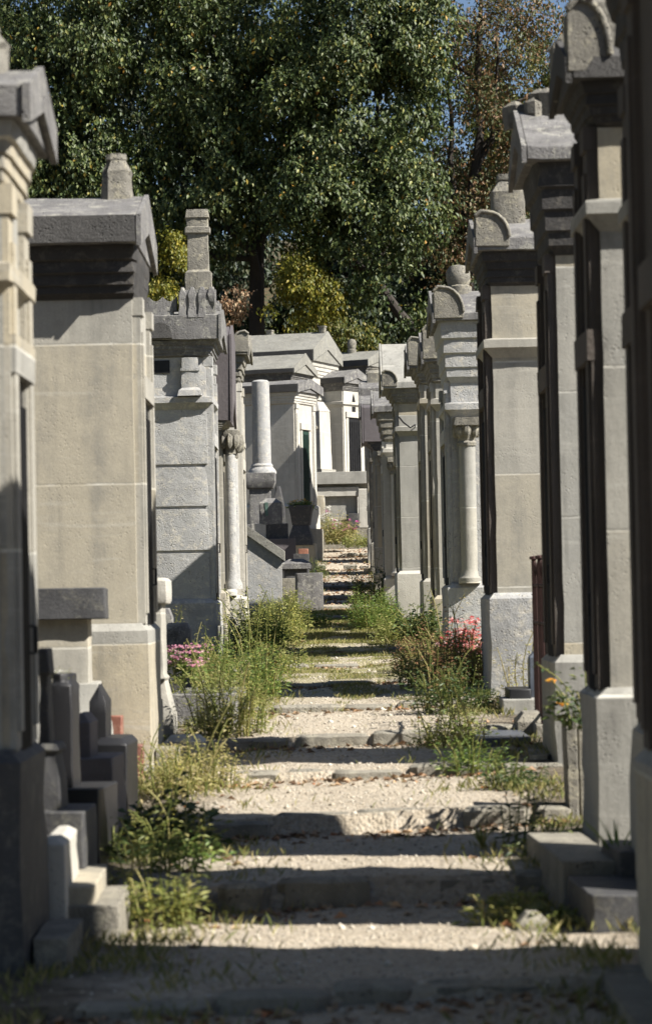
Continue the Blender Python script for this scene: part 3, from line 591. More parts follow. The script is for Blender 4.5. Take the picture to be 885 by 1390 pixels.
# broken column on its tiered pedestal
d = 50.0; xc, zt = at(353, 514, d); zb = Z(353, 642, d)
t = Thing('broken_column', 'tall round broken column on a tiered grey pedestal', 'column', xc, d, G)
zb -= t.z; zt -= t.z; m = MB()
m.lathe(0, .3, [(.27, zb - .01), (.27, zb + .03), (.24, zb + .08), (.205, zb + .12), (.21, zb + .15), (.18, zb + .19)] + [(.178 - .012 * k / 8, zb + .19 + (zt - zb - .23) * k / 8) for k in range(9)] + [(.13, zt - .01), (.06, zt)], 26, .02)
m.build('shaft', M['bluegrey'], t.o)
def tier(t, part, mat, px0, py0, px1, py1, dd, th, over=()):
    a, b, z0, z1 = P(px0, py0, px1, py1, t.d + dd); t.slab(part, mat, a, b, t.d + dd, t.d + dd + th, z0, z1, over)
tier(t, 'pedestal_cap', 'roofstone', 331, 642, 374, 662, -.05, .75, [(0, -.05), (.4, 0), (1, 0)])
tier(t, 'pedestal', 'roofstone', 338, 662, 368, 712, .05, .6); tier(t, 'pedestal_foot', 'roofstone', 328, 712, 392, 830, -.05, .8)
tier(t, 'wing', 'darkgrey', 368, 660, 388, 712, .1, .3, [(0, .0), (.5, -.02), (1, -.09)])
tiers('grave_pillar', 'short square pillar with peaked top and bronze plaque', 48.3, [('pillar', 'roofstone', 353, 676, 384, 712, 0, .4, [(0, 0), (.82, 0), (1, -.12)]), ('plaque', 'bronze', 360, 682, 365, 700, -.015, .02), ('base', 'white', 342, 711, 362, 732, 0, .5), ('base', 'darkgrey', 362, 711, 392, 732, .0, .5), ('step', 'purple', 336, 732, 402, 760, -.1, .7), ('footing', 'darkgrey', 336, 760, 402, 860, -.1, .7)], 'pillar', G)
tiers('planter', 'dark tapered stone planter full of greenery below the green door', 54.0, [('trough', 'darkgrey', 392, 686, 424, 712, 0, .5, [(0, -.06), (.5, -.03), (.85, 0), (1, 0)]), ('foot', 'darkgrey', 396, 711, 420, 740, .05, .4, [(0, .08), (.4, .06), (1, -.03)]), ('plinth', 'greywall', 388, 738, 430, 850, 0, .6)], 'planter', G)
tiers('flower_pot', 'small terracotta trough half hidden left of the far steps', 47.0, [('trough', 'terracotta', 404, 745, 418, 752, 0, .25), ('stand', 'darkgrey', 398, 752, 420, 800, 0, .4)], 'flower pot', G)

# far tomb wall across the head of the path, obelisk stele
t = Thing('tomb_wall', 'long low tomb wall with ledge across the head of the path', 'tomb wall', X(465, 700, 61), 61.0)
tier(t, 'coping', 'greywall', 422, 641, 506, 656, -.1, .8); tier(t, 'wall', 'greywall', 424, 656, 506, 662, .1, .5)
tier(t, 'lintel', 'white', 424, 662, 487, 673, -.02, .5); tier(t, 'pier', 'white', 486, 664, 506, 716, -.06, .5); tier(t, 'pier', 'greywall', 425, 673, 441, 706, -.04, .4)
tier(t, 'panel', 'greywall', 441, 673, 486, 712, .08, .4); tier(t, 'footing', 'kerb', 422, 706, 506, 760, -.05, .6); tier(t, 'block', 'darkgrey', 472, 697, 487, 716, -.2, .2)
d = 64.5; xa, za = at(443, 640, d)
root = empty('stele', (xa, d, za), R(-30), 'pale obelisk shaped stele with gabled head and round medallion', 'stele')
hh = Z(443, 545, d) - za; m = MB(); m.loft(-.27, .0, -.27, .27, [(-.6, 0.02), (hh * .86, -.015), (hh * .861, -.005), (hh, -.12)], .1, .015, .003); m.build('shaft', M['white'], root)
m = MB(); m.box(-.36, .08, -.36, .36, -.9, .05, .1, .02, .003); m.build('base', M['greywall'], root)
m = MB(); m.tube([(-.12, -.25, hh * .62), (-.12, -.33, hh * .62)], .055, 12); m.build('medallion', M['lichen'], root)

# right side graves
tiers('grave_slab', 'low polished slab reflecting the sky beside the right hand weeds', 16.9, [('slab', 'bluegranite', 648, 1002, 722, 1042, 0, 1.4), ('kerb', 'kerb', 660, 1040, 722, 1075, -.12, .5)], 'grave slab', G)
tiers('tomb', 'stepped dark tomb in front of the yellowish mausoleum', 18.6, [('base', 'greywall', 683, 950, 735, 1010, 0, .5), ('lid', 'black', 690, 936, 722, 952, .1, .5), ('headstone', 'bluegranite', 719, 884, 752, 1010, .25, .15, [(0, 0), (.93, 0), (1, -.04)])], 'tomb', G)
tiers('tomb', 'small grey gabled block between the railing and the low slab', 17.6, [('block', 'kerb', 702, 968, 746, 1060, 0, .35, [(0, 0), (.86, 0), (1, -.05)]), ('foot', 'kerb', 728, 984, 750, 1080, -.2, .2)], 'tomb', G)
tiers('gate_post', 'rough edged stone post left of the second mausoleum from the right', 13.6, [('post', 'lichen', 771, 970, 788, 1118, 0, .18), ('slab', 'kerb', 788, 985, 806, 1140, .05, .1)], 'post', G)
tiers('kerb_tomb', 'broad worn kerb slab at the lower right corner', 10.7, [('slab', 'kerb', 762, 1170, 845, 1240, 0, 1.2), ('block', 'darkgrey', 838, 1156, 885, 1250, -.1, .5), ('footing', 'darkgrey', 790, 1215, 885, 1330, -.7, .65)], 'tomb', G)  # darkgrey block and footing: shade put into the stone colour
tiers('loose_stone', 'broken lump of stone lying on the path edge at lower right', 10.2, [('rock', 'kerb', 700, 1242, 752, 1272, 0, .22, [(0, 0), (.6, -.01), (1, -.05)])], 'stone', None)

# rusty railing with spiked uprights on the right
t = Thing('iron_railing', 'rusty iron grave railing with spiked uprights on the right', 'railing', X(746, 1000, 17.0), 17.0, G)
for k in range(7):
    y = k * .17; x = .0 + .0 * k; zt = Z(746, 756, 17) - t.z - (.12 if k % 3 else 0); m = MB(); m.tube([(x, y, 0), (x, y, zt)], .016 if k % 3 == 0 else .009, 6)
    m.lathe(x, y, [(.01, zt - .01), (.03, zt), (.028, zt + .015), (.008, zt + .02)] if k % 3 == 0 else [(.009, zt), (.018, zt + .04), (.003, zt + .1)], 8); m.build('upright', M['rust'], t.o)
for z in (.15, .75, 1.0): m = MB(); m.tube([(.0, 0, z), (0, 1.02, z)], .011, 6); m.build('rail', M['rust'], t.o)

# ------------------------------------------------------------------ plants
def plant(name, label, cat, x, d, h, spread, n, mat, leaf=.03, lw=.3, lean=.35, per=26, flowers=None, stemmat='weed', group=None, z=None, top=.15, droop=.2, base=None, broad=False):
    """a clump of n leafy stems; flowers = (material, size, count per stem, where)"""
    z0 = gz(x, d) if z is None else z; root = empty(name, (x, d, z0), 0, label, cat, group)
    r = np.random.default_rng(abs(hash((round(x, 2), round(d, 2)))) % 99999 if False else int(abs(x) * 1000 + d * 77))
    pos, ax, nr, ln = [], [], [], []; m = MB(); tips = []
    for i in range(n):
        a = r.uniform(0, 6.28); rr = spread * math.sqrt(r.uniform()); bx, by = rr * math.cos(a), rr * math.sin(a) * .8
        hh = h * r.uniform(.45, 1.05) * (1 - .45 * rr / max(spread, .01)); l = lean * r.uniform(.1, 1) * hh; la = a + r.normal(0, .8); pts = []
        kx, ky = r.normal(0, .04 * hh, 2)
        for k in range(5):
            s = k / 4; pts.append(Vector((bx + l * s * s * math.cos(la) + kx * math.sin(s * 3), by + l * s * s * math.sin(la) + ky * math.sin(s * 3), hh * s * (1 - .12 * s * s) - .02)))
        m.tube(pts, [.0035 + .003 * h * (1 - k / 4) for k in range(5)], 3); tips.append(pts[-1])
        for k in range(per):
            s = r.uniform(.04 if broad else .1, 1.0); q = s * 4; j = min(3, int(q)); p = pts[j].lerp(pts[j + 1], q - j)
            th = r.uniform(0, 6.28); out = Vector((math.cos(th), math.sin(th), r.uniform(-.2, .9))).normalized(); side = r.uniform(0, .05 + .10 * (1 - s)) * (1 if h > .3 else .6)
            pos.append(p + out * side); ax.append(out - Vector((0, 0, droop))); nr.append(Vector((r.normal(0, .4), r.normal(0, .4), 1))); ln.append(leaf * r.uniform(.55, 1.3) * (1.15 - .5 * s))
    m.build('stems', M[stemmat], root, smooth=False)
    pos, ax, nr, ln = np.array(pos), np.array(ax), np.array(nr), np.array(ln)
    v, f = leaves(pos, ax, nr, ln, ln * lw); npmesh('leaves', v, f, M[mat], root)
    if flowers:
        fm, fs, fc, mode = flowers; P_, A_, N_ = [], [], []
        def bloom(nm):
            v, f = leaves(np.array(P_), np.array(A_), np.array(N_), *(lambda q: (q, q * .8))(np.full(len(P_), fs) * r.uniform(.6, 1.1, len(P_)))); npmesh(nm, v, f, M[fm], root)
        for tp in tips:
            if r.uniform() > (.75 if mode != 'few' else .25): continue
            for k in range(fc):
                if mode == 'umbel': o = Vector((r.normal(0, fs * 1.6), r.normal(0, fs * 1.6), r.normal(0, fs * .25)))
                elif mode == 'spike': o = Vector((r.normal(0, fs * .5), r.normal(0, fs * .5), -r.uniform(0, h * .35)))
                else: o = Vector((r.normal(0, fs * .35), r.normal(0, fs * .35), r.normal(0, fs * .25)))
                th = r.uniform(0, 6.28); P_.append(tp + o); A_.append((math.cos(th), math.sin(th), r.uniform(-.2, .7))); N_.append((r.normal(0, .3), r.normal(0, .3), 1))
            if mode in ('few', 'umbel', 'x'): bloom('flower_head'); P_, A_, N_ = [], [], []
        if P_: bloom('flowers')
    return root
def pl(px, py, d, *a, **k):
    return (X(px, py, d), d) 
GW = 'weeds growing along the path'
YF = ('yellowpetal', .012, 10, 'spike')
W_ = [  # label, px, py(base), d, height, spread, stems, material, leaf, extra
 ('yellowish weed clump against the pale kerb, nearest the camera at left', 215, 1255, 11.0, .34, .16, 34, 'weed', .05, dict(lw=.32, per=22, flowers=YF)),
 ('thin dark seedling rising from the pale kerb slab', 140, 1235, 10.6, .3, .03, 3, 'weeddark', .05, dict(per=14)),
 ('leafy weed on the path edge left of the shaded steps', 245, 1190, 12.2, .3, .14, 26, 'weedrich', .05, dict(lw=.4, per=20)),
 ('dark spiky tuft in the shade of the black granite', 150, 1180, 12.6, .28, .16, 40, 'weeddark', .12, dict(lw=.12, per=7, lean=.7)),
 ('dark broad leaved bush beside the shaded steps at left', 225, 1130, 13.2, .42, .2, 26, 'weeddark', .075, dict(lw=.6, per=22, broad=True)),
 ('pale straw coloured weeds by the low path edge at left', 235, 1080, 15.0, .42, .22, 44, 'weeddry', .04, dict(per=26, flowers=YF)),
 ('yellow flowered weeds near the white fallen slab', 275, 1070, 15.6, .52, .2, 44, 'weeddry', .04, dict(per=28, flowers=YF)),
 ('tall wispy weed in front of the large beige mausoleum', 205, 1070, 15.3, .5, .12, 14, 'weeddry', .035, dict(per=22)),
 ('big pale green weed clump leaning over the path at left', 315, 1010, 18.2, .62, .26, 70, 'weed', .045, dict(per=34, flowers=YF)),
 ('dense yellow green weed clump beside the big leaning one', 290, 985, 19.3, .66, .26, 70, 'weed', .045, dict(per=34, flowers=YF)),
 ('green weeds behind the flat pale grave slab', 345, 965, 20.8, .62, .25, 60, 'weedrich', .045, dict(per=32, flowers=YF)),
 ('weed with a single orange bloom at left of the path', 352, 950, 21.6, .5, .12, 30, 'weed', .045, dict(per=30, flowers=('orangepetal', .03, 12, 'few'))),
 ('bushy green weeds at the foot of the grooved mausoleum', 320, 925, 23.8, .6, .3, 70, 'weedrich', .05, dict(per=32)),
 ('tall seeding weed near the grey headstone with sloping shoulders', 270, 940, 23.0, .75, .15, 20, 'weeddry', .04, dict(per=26, flowers=YF)),
 ('pale weeds halfway along the left edge of the path', 375, 925, 24.4, .45, .22, 50, 'weed', .05, dict(per=28, flowers=YF)),
 ('tall green weeds below the ornate pale mausoleum', 350, 900, 28.5, .78, .34, 80, 'weedrich', .06, dict(per=34)),
 ('yellow topped weeds below the sloping tomb wall', 370, 880, 31.5, .85, .36, 80, 'weed', .06, dict(per=34, flowers=('yellowpetal', .02, 10, 'spike'))),
 ('feathery weeds under the coping of the sloping tomb wall', 388, 860, 35.0, .8, .36, 70, 'weed', .06, dict(per=32)),
 ('low green spread of weeds left of the tight step flight', 418, 858, 37.0, .4, .34, 60, 'weedrich', .06, dict(per=26)),
 ('tall pale sprig against the grooved mausoleum wall', 238, 880, 26.8, .95, .08, 5, 'weeddry', .045, dict(per=36)),
 ('small weeds on the stones beside the slanting dark lid', 396, 800, 43.0, .45, .22, 34, 'weed', .06, dict(per=22)),
 ('sparse weeds beside the far steps under the planter', 425, 745, 52.0, .6, .3, 40, 'weeddark', .07, dict(per=22)),
 ('dark green bush at the right end of the tight step flight', 505, 845, 38.0, .75, .34, 80, 'weedrich', .065, dict(per=34)),
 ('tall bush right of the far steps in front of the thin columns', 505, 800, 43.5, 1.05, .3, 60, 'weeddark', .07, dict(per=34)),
 ('bright weeds with pale tips right of the grassy stretch', 513, 865, 34.5, .62, .3, 70, 'weedrich', .06, dict(per=30, flowers=YF)),
 ('weeds against the white panelled mausoleum', 535, 880, 30.5, .5, .3, 60, 'weed', .055, dict(per=28)),
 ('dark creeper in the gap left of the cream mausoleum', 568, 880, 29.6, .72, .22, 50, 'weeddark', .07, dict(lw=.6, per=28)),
 ('reddish weeds in front of the corner column mausoleum', 585, 930, 23.6, .58, .26, 60, 'weedred', .05, dict(per=30)),
 ('yellow green weeds spilling onto the path at right', 580, 965, 21.6, .6, .25, 60, 'weed', .05, dict(per=30, flowers=YF)),
 ('tall rusty red weeds below the pink and red flowers', 628, 965, 21.2, .8, .25, 66, 'weedred', .05, dict(per=32)),
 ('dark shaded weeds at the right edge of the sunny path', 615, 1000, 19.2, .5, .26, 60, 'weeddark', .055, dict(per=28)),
 ('straw coloured weeds hanging over the sunny path at right', 610, 1045, 17.3, .42, .2, 50, 'weed', .045, dict(per=28, flowers=YF)),
 ('low green weeds beside the polished slab', 640, 1075, 15.6, .36, .18, 44, 'weedrich', .045, dict(per=24)),
 ('tall dry sprigs against the plinth of the yellowish mausoleum', 712, 950, 19.6, .78, .14, 12, 'weeddry', .04, dict(per=34, stemmat='weeddry')),
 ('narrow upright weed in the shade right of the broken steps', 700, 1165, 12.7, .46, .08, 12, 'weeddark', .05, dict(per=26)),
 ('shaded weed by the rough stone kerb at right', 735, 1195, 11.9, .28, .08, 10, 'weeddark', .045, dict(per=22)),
 ('bright little weed patch on the path at lower right', 692, 1262, 10.5, .22, .14, 30, 'weed', .045, dict(per=20)),
 ('yellow green leaves beside the broken lump of stone', 745, 1250, 10.4, .12, .12, 26, 'weed', .05, dict(lw=.6, per=12)),
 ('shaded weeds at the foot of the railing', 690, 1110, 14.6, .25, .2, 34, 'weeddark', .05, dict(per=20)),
 ('tall straggly stalks leaning from the left verge in mid picture', 300, 1000, 18.0, .85, .2, 12, 'weeddry', .04, dict(per=30, lean=.5, stemmat='weeddry', flowers=YF)),
 ('thin leaning stalks above the pale straw weeds at left', 255, 1075, 15.2, .72, .2, 12, 'weeddry', .035, dict(per=26, lean=.6, stemmat='weeddry')),
 ('tall straggly stalks above the green weeds by the tomb wall', 340, 905, 27.0, 1.0, .3, 16, 'weed', .05, dict(per=34, lean=.45, flowers=YF)),
 ('tall yellowish stalks above the reddish weeds at right', 600, 950, 22.8, .85, .25, 16, 'weeddry', .045, dict(per=30, lean=.5, stemmat='weeddry')),
 ('loose rusty stalks leaning over the sunny path at right', 590, 1000, 20.0, .68, .22, 14, 'weedred', .045, dict(per=28, lean=.7)),
 ('thin pale stalks rising beside the polished slab', 650, 1060, 16.4, .55, .16, 10, 'weeddry', .04, dict(per=24, lean=.5, stemmat='weeddry', flowers=YF)),
 ('sprawling yellow green stalks beside the shaded steps at left', 232, 1150, 12.9, .55, .2, 16, 'weed', .05, dict(per=24, lean=.6, flowers=YF)),
 ('thin stalks above the yellowish clump nearest the camera at left', 205, 1235, 11.4, .5, .16, 12, 'weed', .045, dict(per=22, lean=.5, flowers=YF)),
]
for lab, px, py, d, h, sp_, n, mt, lf, ex in W_:
    plant('weed_plant', lab, 'weed', X(px, py, d), d, h * 1.08, sp_ * .98, int(n * .72), mt, leaf=lf, group=GW, **ex)
# grass tuft with long blades on the right
def tuft(label, px, py, d, h, n, mat, z=None):
    x = X(px, py, d); r = np.random.default_rng(int(px)); z0 = gz(x, d) if z is None else z; root = empty('grass_tuft', (x, d, z0), 0, label, 'grass', None); m = MB()
    for i in range(n):
        a = r.uniform(0, 6.28); l = h * r.uniform(.6, 1.1); o = r.uniform(.15, .75); w_ = .012; rows = []
        for k in range(5):
            s = k / 4; p = Vector((math.cos(a) * o * l * s ** 1.4, math.sin(a) * o * l * s ** 1.4, l * s * (1 - .35 * o * s))); q = Vector((-math.sin(a), math.cos(a), 0)) * w_ * (1 - s * .92)
            rows.append([p - q, p + Vector((0, 0, -.004)), p + q])
        m.quadgrid(rows)
    m.build('blades', M[mat], root)
tuft('bright green grass tuft on the plinth step at right', 838, 1178, 10.9, .24, 16, 'weedrich', z=Z(838, 1180, 10.9))
tuft('small grass tuft on the shaded path edge at right', 655, 1170, 12.5, .14, 14, 'weed')
# flowers
plant('flowering_plant', 'pink flat topped flowers beside the cream pillar', 'flowers', X(254, 930, 19.9), 19.9, .48, .1, 22, 'weedrich', leaf=.06, lw=.6, per=12, flowers=('pink', .026, 26, 'umbel'), z=Z(254, 925, 19.9))
plant('flowering_plant', 'pink and red flower bunch before the corner column', 'flowers', X(645, 905, 22.4), 22.4, .56, .2, 38, 'weedrich', leaf=.05, per=12, flowers=('redpetal', .05, 30, 'umbel'), z=Z(645, 910, 22.4))
plant('flowering_plant', 'tiny white flowers on top of the black headstone', 'flowers', X(76, 918, 12.45), 12.5, .06, .04, 14, 'weed', leaf=.02, per=5, flowers=('whitepetal', .018, 10, 'x'), z=Z(76, 917, 12.45))
plant('flowering_plant', 'trailing plant with pale orange blooms beside the stone post', 'flowers', X(792, 1000, 13.3), 13.3, .42, .1, 14, 'weeddark', leaf=.05, lw=.5, per=20, lean=.7, flowers=('orangepetal', .03, 10, 'few'), z=Z(792, 985, 13.3))
plant('flowering_plant', 'far yellow green bush with white and magenta blooms', 'flowers', X(458, 728, 60), 60.0, 1.0, .4, 60, 'weeddry', leaf=.09, per=30, flowers=('magenta', .05, 6, 'few'), z=Z(458, 738, 60))
plant('flowering_plant', 'white bloom on the left of the far bush', 'flowers', X(447, 728, 60.3), 60.3, 1.15, .12, 10, 'weed', leaf=.08, per=20, flowers=('whitepetal', .09, 14, 'x'), z=Z(447, 738, 60.3))
plant('planter_greenery', 'green plants filling the dark tapered planter', 'plant', X(408, 690, 54.2), 54.25, .28, .24, 50, 'weedrich', leaf=.07, per=16, flowers=('orangepetal', .05, 4, 'few'), z=Z(408, 690, 54.2))
plant('weed_plant', 'weeds on the ground right of the far bush', 'weed', X(490, 735, 59), 59.0, .5, .4, 50, 'weed', leaf=.08, per=20, group=GW, z=Z(490, 742, 59))

# grass, leaf litter and pebbles that nobody could count
def scatter(name, n, sampler, length, lw, mat, flat, seed):
    r = np.random.default_rng(seed); P_ = []
    while len(P_) < n:
        q = sampler(r)
        if q is not None: P_.append((q[0], q[1], gz(q[0], q[1]) + .004))
    P_ = np.array(P_); k = len(P_); th = r.uniform(0, 6.28, k)
    up = r.uniform(.6, 2.5, k) if not flat else r.uniform(-.05, .35, k)
    A = np.stack([np.cos(th), np.sin(th), up], 1); N = np.stack([r.normal(0, .3, k), r.normal(0, .3, k), np.ones(k)], 1) if flat else np.stack([np.cos(th + 1.5), np.sin(th + 1.5), .1 * np.ones(k)], 1)
    L_ = length * r.uniform(.5, 1.3, k) * np.where(P_[:, 1] > 30, 1.4, 1); v, f = leaves(P_, A, N, L_, L_ * lw, fold=.3 if flat else .1)
    tag(npmesh(name, v, f, M[mat]), kind='stuff')
def s_edge(r):
    d = 6 + 52 * r.uniform() ** 1.3; s = 1 if r.uniform() > .5 else -1; x = cx(d) + s * abs(r.normal(.95, .25))
    if noise.noise(Vector((x * 2, d * 1.2, 5))) < -.05 or abs(x) > 1.6: return None
    return x, d
def s_mid(r):
    d = r.uniform(19.5, 42); x = cx(d) + r.normal(0, .55)
    if noise.noise(Vector((x * 2.3, d * 1.3, 1))) < (.12 if d < 22 else -.02) or abs(x) > 1.3: return None
    return x, d
def s_lit(r):
    if r.uniform() < .5:
        dd, h = STEPS[r.integers(0, len(STEPS))]; d = dd - abs(r.normal(0, .18)); x = cx(d) + r.uniform(-1.1, 1.1)
    else:
        d = r.uniform(38, 62) if r.uniform() < .6 else r.uniform(7, 40); x = cx(d) + r.normal(0, .7)
        if d < 38 and abs(x - cx(d)) < .5 or d < 9.3: return None
    return (x, d) if abs(x) < 1.5 else None
scatter('verge_grass', 26000, s_edge, .06, .13, 'grass', False, 1)
scatter('path_grass', 26000, s_mid, .035, .16, 'grass', False, 2)
scatter('leaf_litter', 5200, s_lit, .055, .6, 'litter', True, 3)
def pebbles(n, seed):
    r = np.random.default_rng(seed); V, Fc = [], []
    base = np.array([(1, 0, 0), (-1, 0, 0), (0, 1, 0), (0, -1, 0), (0, 0, .7), (0, 0, -.7)]); fc = np.array([(0, 2, 4), (2, 1, 4), (1, 3, 4), (3, 0, 4), (2, 0, 5), (1, 2, 5), (3, 1, 5), (0, 3, 5)])
    for i in range(n):
        d = 7 + 26 * r.uniform() ** 1.2; x = cx(d) + r.normal(0, .6); s = r.uniform(.004, .011) * (2.2 if r.uniform() < .03 else 1); a = r.uniform(0, 6.28); c, q = math.cos(a), math.sin(a)
        b = base * s * r.uniform(.6, 1.3, (6, 1)); b = np.stack([b[:, 0] * c - b[:, 1] * q, b[:, 0] * q + b[:, 1] * c, b[:, 2]], 1); V.append(b + (x, d, gz(x, d) + s * .2)); Fc.append(fc + i * 6)
    tag(npmesh('loose_gravel', np.concatenate(V), np.concatenate(Fc), M['pebble']), kind='stuff')
pebbles(9000, 4)

# ------------------------------------------------------------------ trees on the hillside
def tree(name, label, x, y, zb, trunk, limbs, lobes, mat, nclump, per, leaf, lw=.5, cl=.5, barkm='bark', seed=0, group='trees on the hillside', inner=0.0, droop=.9):
    """trunk = [(dx,dy,dz,radius)], limbs = lists of the same, lobes = (dx,dy,dz,rx,ry,rz)"""
    root = empty(name, (x, y, zb), 0, label, 'tree', group); r = np.random.default_rng(seed)
    m = MB(); m.tube([t[:3] for t in trunk], [t[3] for t in trunk], 10); tr = m.build('trunk', M[barkm], root)
    for L_ in limbs:
        m = MB(); pts = [L_[0]]
        for a, b in zip(L_[:-1], L_[1:]):
            for k in (1, 2, 3):
                t = k / 3; j = .12 if k < 3 else 0; pts.append(tuple(a[i] + (b[i] - a[i]) * t + (r.normal(0, j) if i < 3 else 0) for i in range(4)))
        m.tube([p[:3] for p in pts], [p[3] for p in pts], 7); m.build('limb', M[barkm], tr)
    vol = np.array([l[3] * l[4] + l[3] * l[5] for l in lobes]); pick = r.choice(len(lobes), nclump, p=vol / vol.sum()); lb = np.array(lobes)[pick]
    dr = unit(r.normal(0, 1, (nclump, 3))); rad = (r.uniform(inner, 1, nclump) ** .45)[:, None]
    c = lb[:, :3] + dr * lb[:, 3:] * rad * (1 + .13 * np.sin(dr[:, :1] * 9 + lb[:, :1]) * np.cos(dr[:, 2:] * 8))
    n3 = np.array([noise.noise(Vector(q) * .75 + Vector((seed, 0, 0))) + .5 * noise.noise(Vector(q) * 1.9) for q in c]); keep = n3 > .03; c = c[keep]; dr = dr[keep]
    # each clump is a hanging spray of leaves along a twig
    K = len(c); tw = unit(dr * 1.0 + r.normal(0, .5, (K, 3)) + np.array([0, 0, -.35])); s = r.uniform(0, 1, (K, per, 1))
    pos = c[:, None] + tw[:, None] * s * cl + r.normal(0, cl * .16, (K, per, 3)); pos[..., 2] -= (s[..., 0] ** 2) * cl * .3
    ax = unit(tw[:, None] * .4 + r.normal(0, .55, (K, per, 3)) + np.array([0, 0, -droop])); nr = unit(dr[:, None] * .9 + r.normal(0, .45, (K, per, 3)) + np.array([0, 0, .5]))
    ln = leaf * r.uniform(.6, 1.25, K * per); v, f = leaves(pos.reshape(-1, 3), ax.reshape(-1, 3), nr.reshape(-1, 3), ln, ln * lw, fold=.12, curl=.2)
    npmesh('crown', v, f, M[mat], root); return root
def hp(px, py, d): a, b = at(px, py, d); return a, d, b
def lobe(px, py, d, rx, rz, ry, o): a, y, b = hp(px, py, d); s = d / F; return (a - o[0], y - o[1], b - o[2], rx * s, ry, rz * s)
def limbpx(o, pts): return [tuple(u - v for u, v in zip(hp(px, py, d), o)) + (r,) for px, py, d, r in pts]

D = 82; o = (X(348, 450, D), D, zs(D) - .3)
LIME = tree('lime_tree', 'huge dark green leafy tree filling the upper left', *o, [(0, 0, 0, .30), (.02, 0, 3, .25), (.1, .2, 6, .22), (-.6, .4, 9, .16), (-1.2, .5, 12, .08)],
     [limbpx(o, [(350, 380, D, .16), (300, 280, D, .1), (220, 150, D, .04)]), limbpx(o, [(352, 330, D, .14), (400, 200, D, .09), (430, 60, D, .04)]), limbpx(o, [(340, 350, D, .12), (240, 330, D, .07), (120, 260, D, .03)])],
     [lobe(120, 60, D, 135, 110, 2.4, o), lobe(255, 110, D, 130, 130, 2.6, o), lobe(90, 220, D, 110, 90, 2.2, o), lobe(210, 265, D, 120, 80, 2.2, o), lobe(300, 250, D - .6, 90, 110, 2.2, o), lobe(320, 20, D, 120, 90, 2.4, o), lobe(200, -60, D, 190, 90, 2.6, o)],
     'leafdark', 16500, 12, .158, .52, .6, seed=3)
D = 80; o = (X(575, 470, D), D + 1, zs(D) - .3)
tree('lime_tree', 'dense dark green tree right of centre with a leaning trunk', *o, [tuple(a - b for a, b in zip(hp(px, py, d), o)) + (r,) for px, py, d, r in [(592, 510, 82, .24), (574, 462, 82, .19), (541, 425, 82, .17), (512, 383, 82, .155), (476, 352, 82, .14), (452, 318, 81.5, .13), (430, 220, 81, .14), (430, 80, 81, .07)]],
     [limbpx(o, [(500, 380, 81, .12), (540, 300, 81, .08), (560, 180, 81, .03)]), limbpx(o, [(452, 325, 81, .12), (500, 220, 81, .08), (530, 90, 81, .04)]), limbpx(o, [(445, 300, 81, .1), (390, 240, 81, .06), (380, 120, 81, .03)])],
     [lobe(470, 60, D, 115, 120, 2.4, o), lobe(540, 130, D, 72, 130, 2.0, o), lobe(430, 180, D, 100, 100, 2.3, o), lobe(530, 270, D, 78, 75, 2.0, o), lobe(440, 275, D - .5, 80, 55, 1.8, o), lobe(500, -60, D, 110, 80, 2.2, o), lobe(570, 40, D, 45, 110, 1.6, o), lobe(520, 385, D, 52, 34, 1.0, o), lobe(470, 345, D, 40, 30, 1.0, o), lobe(558, 428, 79, 34, 26, .6, o)],
     'leafdark', 13500, 12, .158, .52, .6, seed=5)
D = 86; o = (X(633, 470, D), D, zs(D) - .3)
tree('chestnut_tree', 'half bare tree with rusty autumn leaves and dark forked limbs', *o, [tuple(a - b for a, b in zip(hp(px, py, d), o)) + (r,) for px, py, d, r in [(636, 480, D, .26), (636, 400, D, .2), (632, 310, D, .18), (640, 260, D, .17), (652, 180, D, .14), (648, 90, D, .1), (655, -40, D, .06)]],
     [limbpx(o, [(634, 320, D, .13), (615, 250, D, .1), (612, 150, D, .07), (625, 40, D, .04)]), limbpx(o, [(640, 262, D, .12), (668, 190, D, .09), (676, 80, D, .06), (690, -20, D, .03)]), limbpx(o, [(645, 215, D, .08), (690, 150, D, .05), (735, 110, D, .025)]), limbpx(o, [(638, 290, D, .08), (690, 260, D, .05), (720, 235, D, .02)]),
      limbpx(o, [(650, 130, D, .07), (620, 90, D, .05), (590, 40, D, .02)]), limbpx(o, [(672, 120, D, .05), (710, 60, D, .03), (750, 20, D, .015)]), limbpx(o, [(634, 330, D, .07), (600, 300, D, .05), (575, 290, D, .02)]), limbpx(o, [(636, 350, D, .06), (665, 300, D, .04), (700, 290, D, .015)])],
     [lobe(650, 70, D, 75, 80, 2.0, o), lobe(690, 130, D, 65, 70, 1.8, o), lobe(640, 220, D, 70, 90, 1.8, o), lobe(700, 230, D, 50, 90, 1.6, o), lobe(620, 330, D, 55, 70, 1.5, o), lobe(720, 20, D, 60, 45, 1.6, o)],
     'leafautumn', 5200, 9, .14, .5, .5, seed=7, droop=.6)
D = 98; o = (X(735, 400, D), D, zs(D) - .3)
tree('broadleaf_tree', 'yellow green tree behind the autumn tree at right', *o, [(0, 0, 0, .25), (.1, 0, 4, .2), (0, 0, 8, .1)], [limbpx(o, [(735, 250, D, .1), (720, 160, D, .04)])],
     [lobe(740, 110, D, 70, 75, 2.0, o), lobe(670, 130, D, 50, 70, 2.0, o), lobe(700, 200, D, 60, 80, 2, o), lobe(760, 250, D, 70, 90, 2, o), lobe(690, 330, D, 70, 80, 2, o)], 'leafolive', 5200, 12, .16, .5, .5, seed=8)
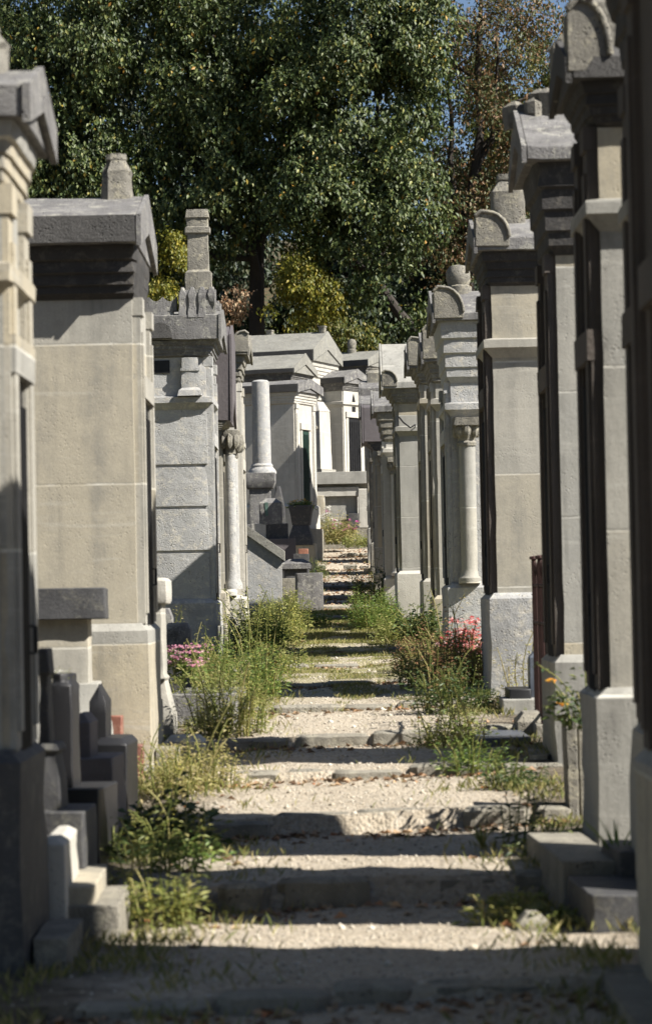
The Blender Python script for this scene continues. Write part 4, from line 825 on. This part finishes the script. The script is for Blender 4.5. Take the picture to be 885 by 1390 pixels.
for k, (lab, px, py, D, rx, rz, n) in enumerate([('bright yellow green shrub under the big trees, centre', 408, 378, 79.5, 48, 62, 1500), ('yellow green shrub seen beside the cross stump', 236, 366, 79.5, 30, 48, 800), ('olive shrub low between the two big trunks', 430, 440, 84, 70, 40, 900)]):
    o = (X(px, 470, D), D, zs(D) - .3)
    tree('shrub', lab, *o, [(0, 0, 0, .06), (.1, 0, 1.5, .04), (0, 0, 2.8, .02)], [], [lobe(px, py, D, rx * .7, rz, 1.0, o), lobe(px + rx * .6, py + rz * .35, D, rx * .6, rz * .5, .9, o), lobe(px - rx * .5, py + rz * .55, D, rx * .6, rz * .55, .9, o), lobe(px + rx * .2, py - rz * .7, D, rx * .35, rz * .4, .7, o)], 'leafyellow' if k < 2 else 'leafolive', n, 10, .13, .5, .35, seed=20 + k, group='shrubs under the trees')
D = 84; o = (X(330, 440, D), 79, zs(78) - .2)
tree('shrub', 'pinkish dry shrub behind the purple grey block mausoleum', o[0], o[1], o[2], [(0, 0, 0, .06), (.1, 0, 1.2, .04), (-.3, 0, 2.2, .02)], [], [lobe(322, 430, 79, 24, 40, .7, o)], 'litter', 260, 9, .12, .5, .3, seed=31, group='shrubs under the trees')
D = 84; o = (X(70, 440, D), D - 1, zs(D) - .3)
tree('lime_tree', 'dark tree behind the roofs at the far left', *o, [(0, 0, 0, .3), (0, 0, 6, .2), (0, 0, 10, .1)], [], [lobe(20, 150, D, 120, 170, 2.2, o), lobe(150, 350, D, 110, 70, 2.0, o), lobe(60, 330, D, 100, 100, 2, o), lobe(-60, 60, D, 90, 120, 2, o)], 'leafdark', 8000, 12, .158, .52, .6, seed=9)
# the dark wood behind, read as one mass
r = np.random.default_rng(40); LB = []
for px in range(-280, 1180, 62):
    for py in range(40 if px < 560 else 250, 450, 55):
        d = r.uniform(96, 106); a, b = at(px + r.uniform(-25, 25), py + r.uniform(-20, 20), d); LB.append((a, d, b, r.uniform(1.2, 2.0), 1.2, r.uniform(1.0, 1.7)))
for k in range(60):
    px = r.uniform(-150, 1000); d = r.uniform(84, 94); a, b = at(px, r.uniform(380, 470) if px > 470 or px < 300 else r.uniform(425, 470), d)
    LB.append((a, d, b, r.uniform(.9, 1.6), .8, r.uniform(.7, 1.2)))
LB = np.array(LB); K = 26000; pk = r.choice(len(LB), K); lb = LB[pk]; dr = unit(r.normal(0, 1, (K, 3))); c = lb[:, :3] + dr * lb[:, 3:] * r.uniform(.5, 1, (K, 1)); pos = (c[:, None] + r.normal(0, .2, (K, 8, 3))).reshape(-1, 3); n = len(pos)
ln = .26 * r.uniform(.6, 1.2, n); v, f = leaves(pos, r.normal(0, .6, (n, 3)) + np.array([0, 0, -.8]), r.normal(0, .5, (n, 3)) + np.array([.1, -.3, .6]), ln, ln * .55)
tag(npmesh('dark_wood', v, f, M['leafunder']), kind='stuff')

# unseen trees added beside the lane and behind the camera, blocking sky light
def copy_tree(o, loc, rz, sc, label):
    c = o.copy(); COL.objects.link(c); c.location = loc; c.rotation_euler = (0, 0, rz); c.scale = (sc, sc, sc); c['label'] = label; c['group'] = 'unseen trees added to block sky light'
    def rec(a, b):
        for ch in [q for q in a.children]:
            k = ch.copy(); COL.objects.link(k); k.parent = b; rec(ch, k)
    rec(o, c)
for k, (x, y, rz, lab) in enumerate([(-12, 4, 1, 'unseen lime tree added left of the camera'), (-12.5, 15, 2.4, 'unseen lime tree added left of the nearest mausoleums'), (-14, 27, 4, 'unseen lime tree added left of the middle of the lane'), (-17, 40, 5.2, 'unseen lime tree added left of the far steps'), (-9, -9, .4, 'unseen lime tree added behind the camera at left'), (1, -17, 3.2, 'unseen lime tree added behind the camera')]):
    copy_tree(LIME, (x, y, zs(y) - 2.2), rz, 1.1, lab)
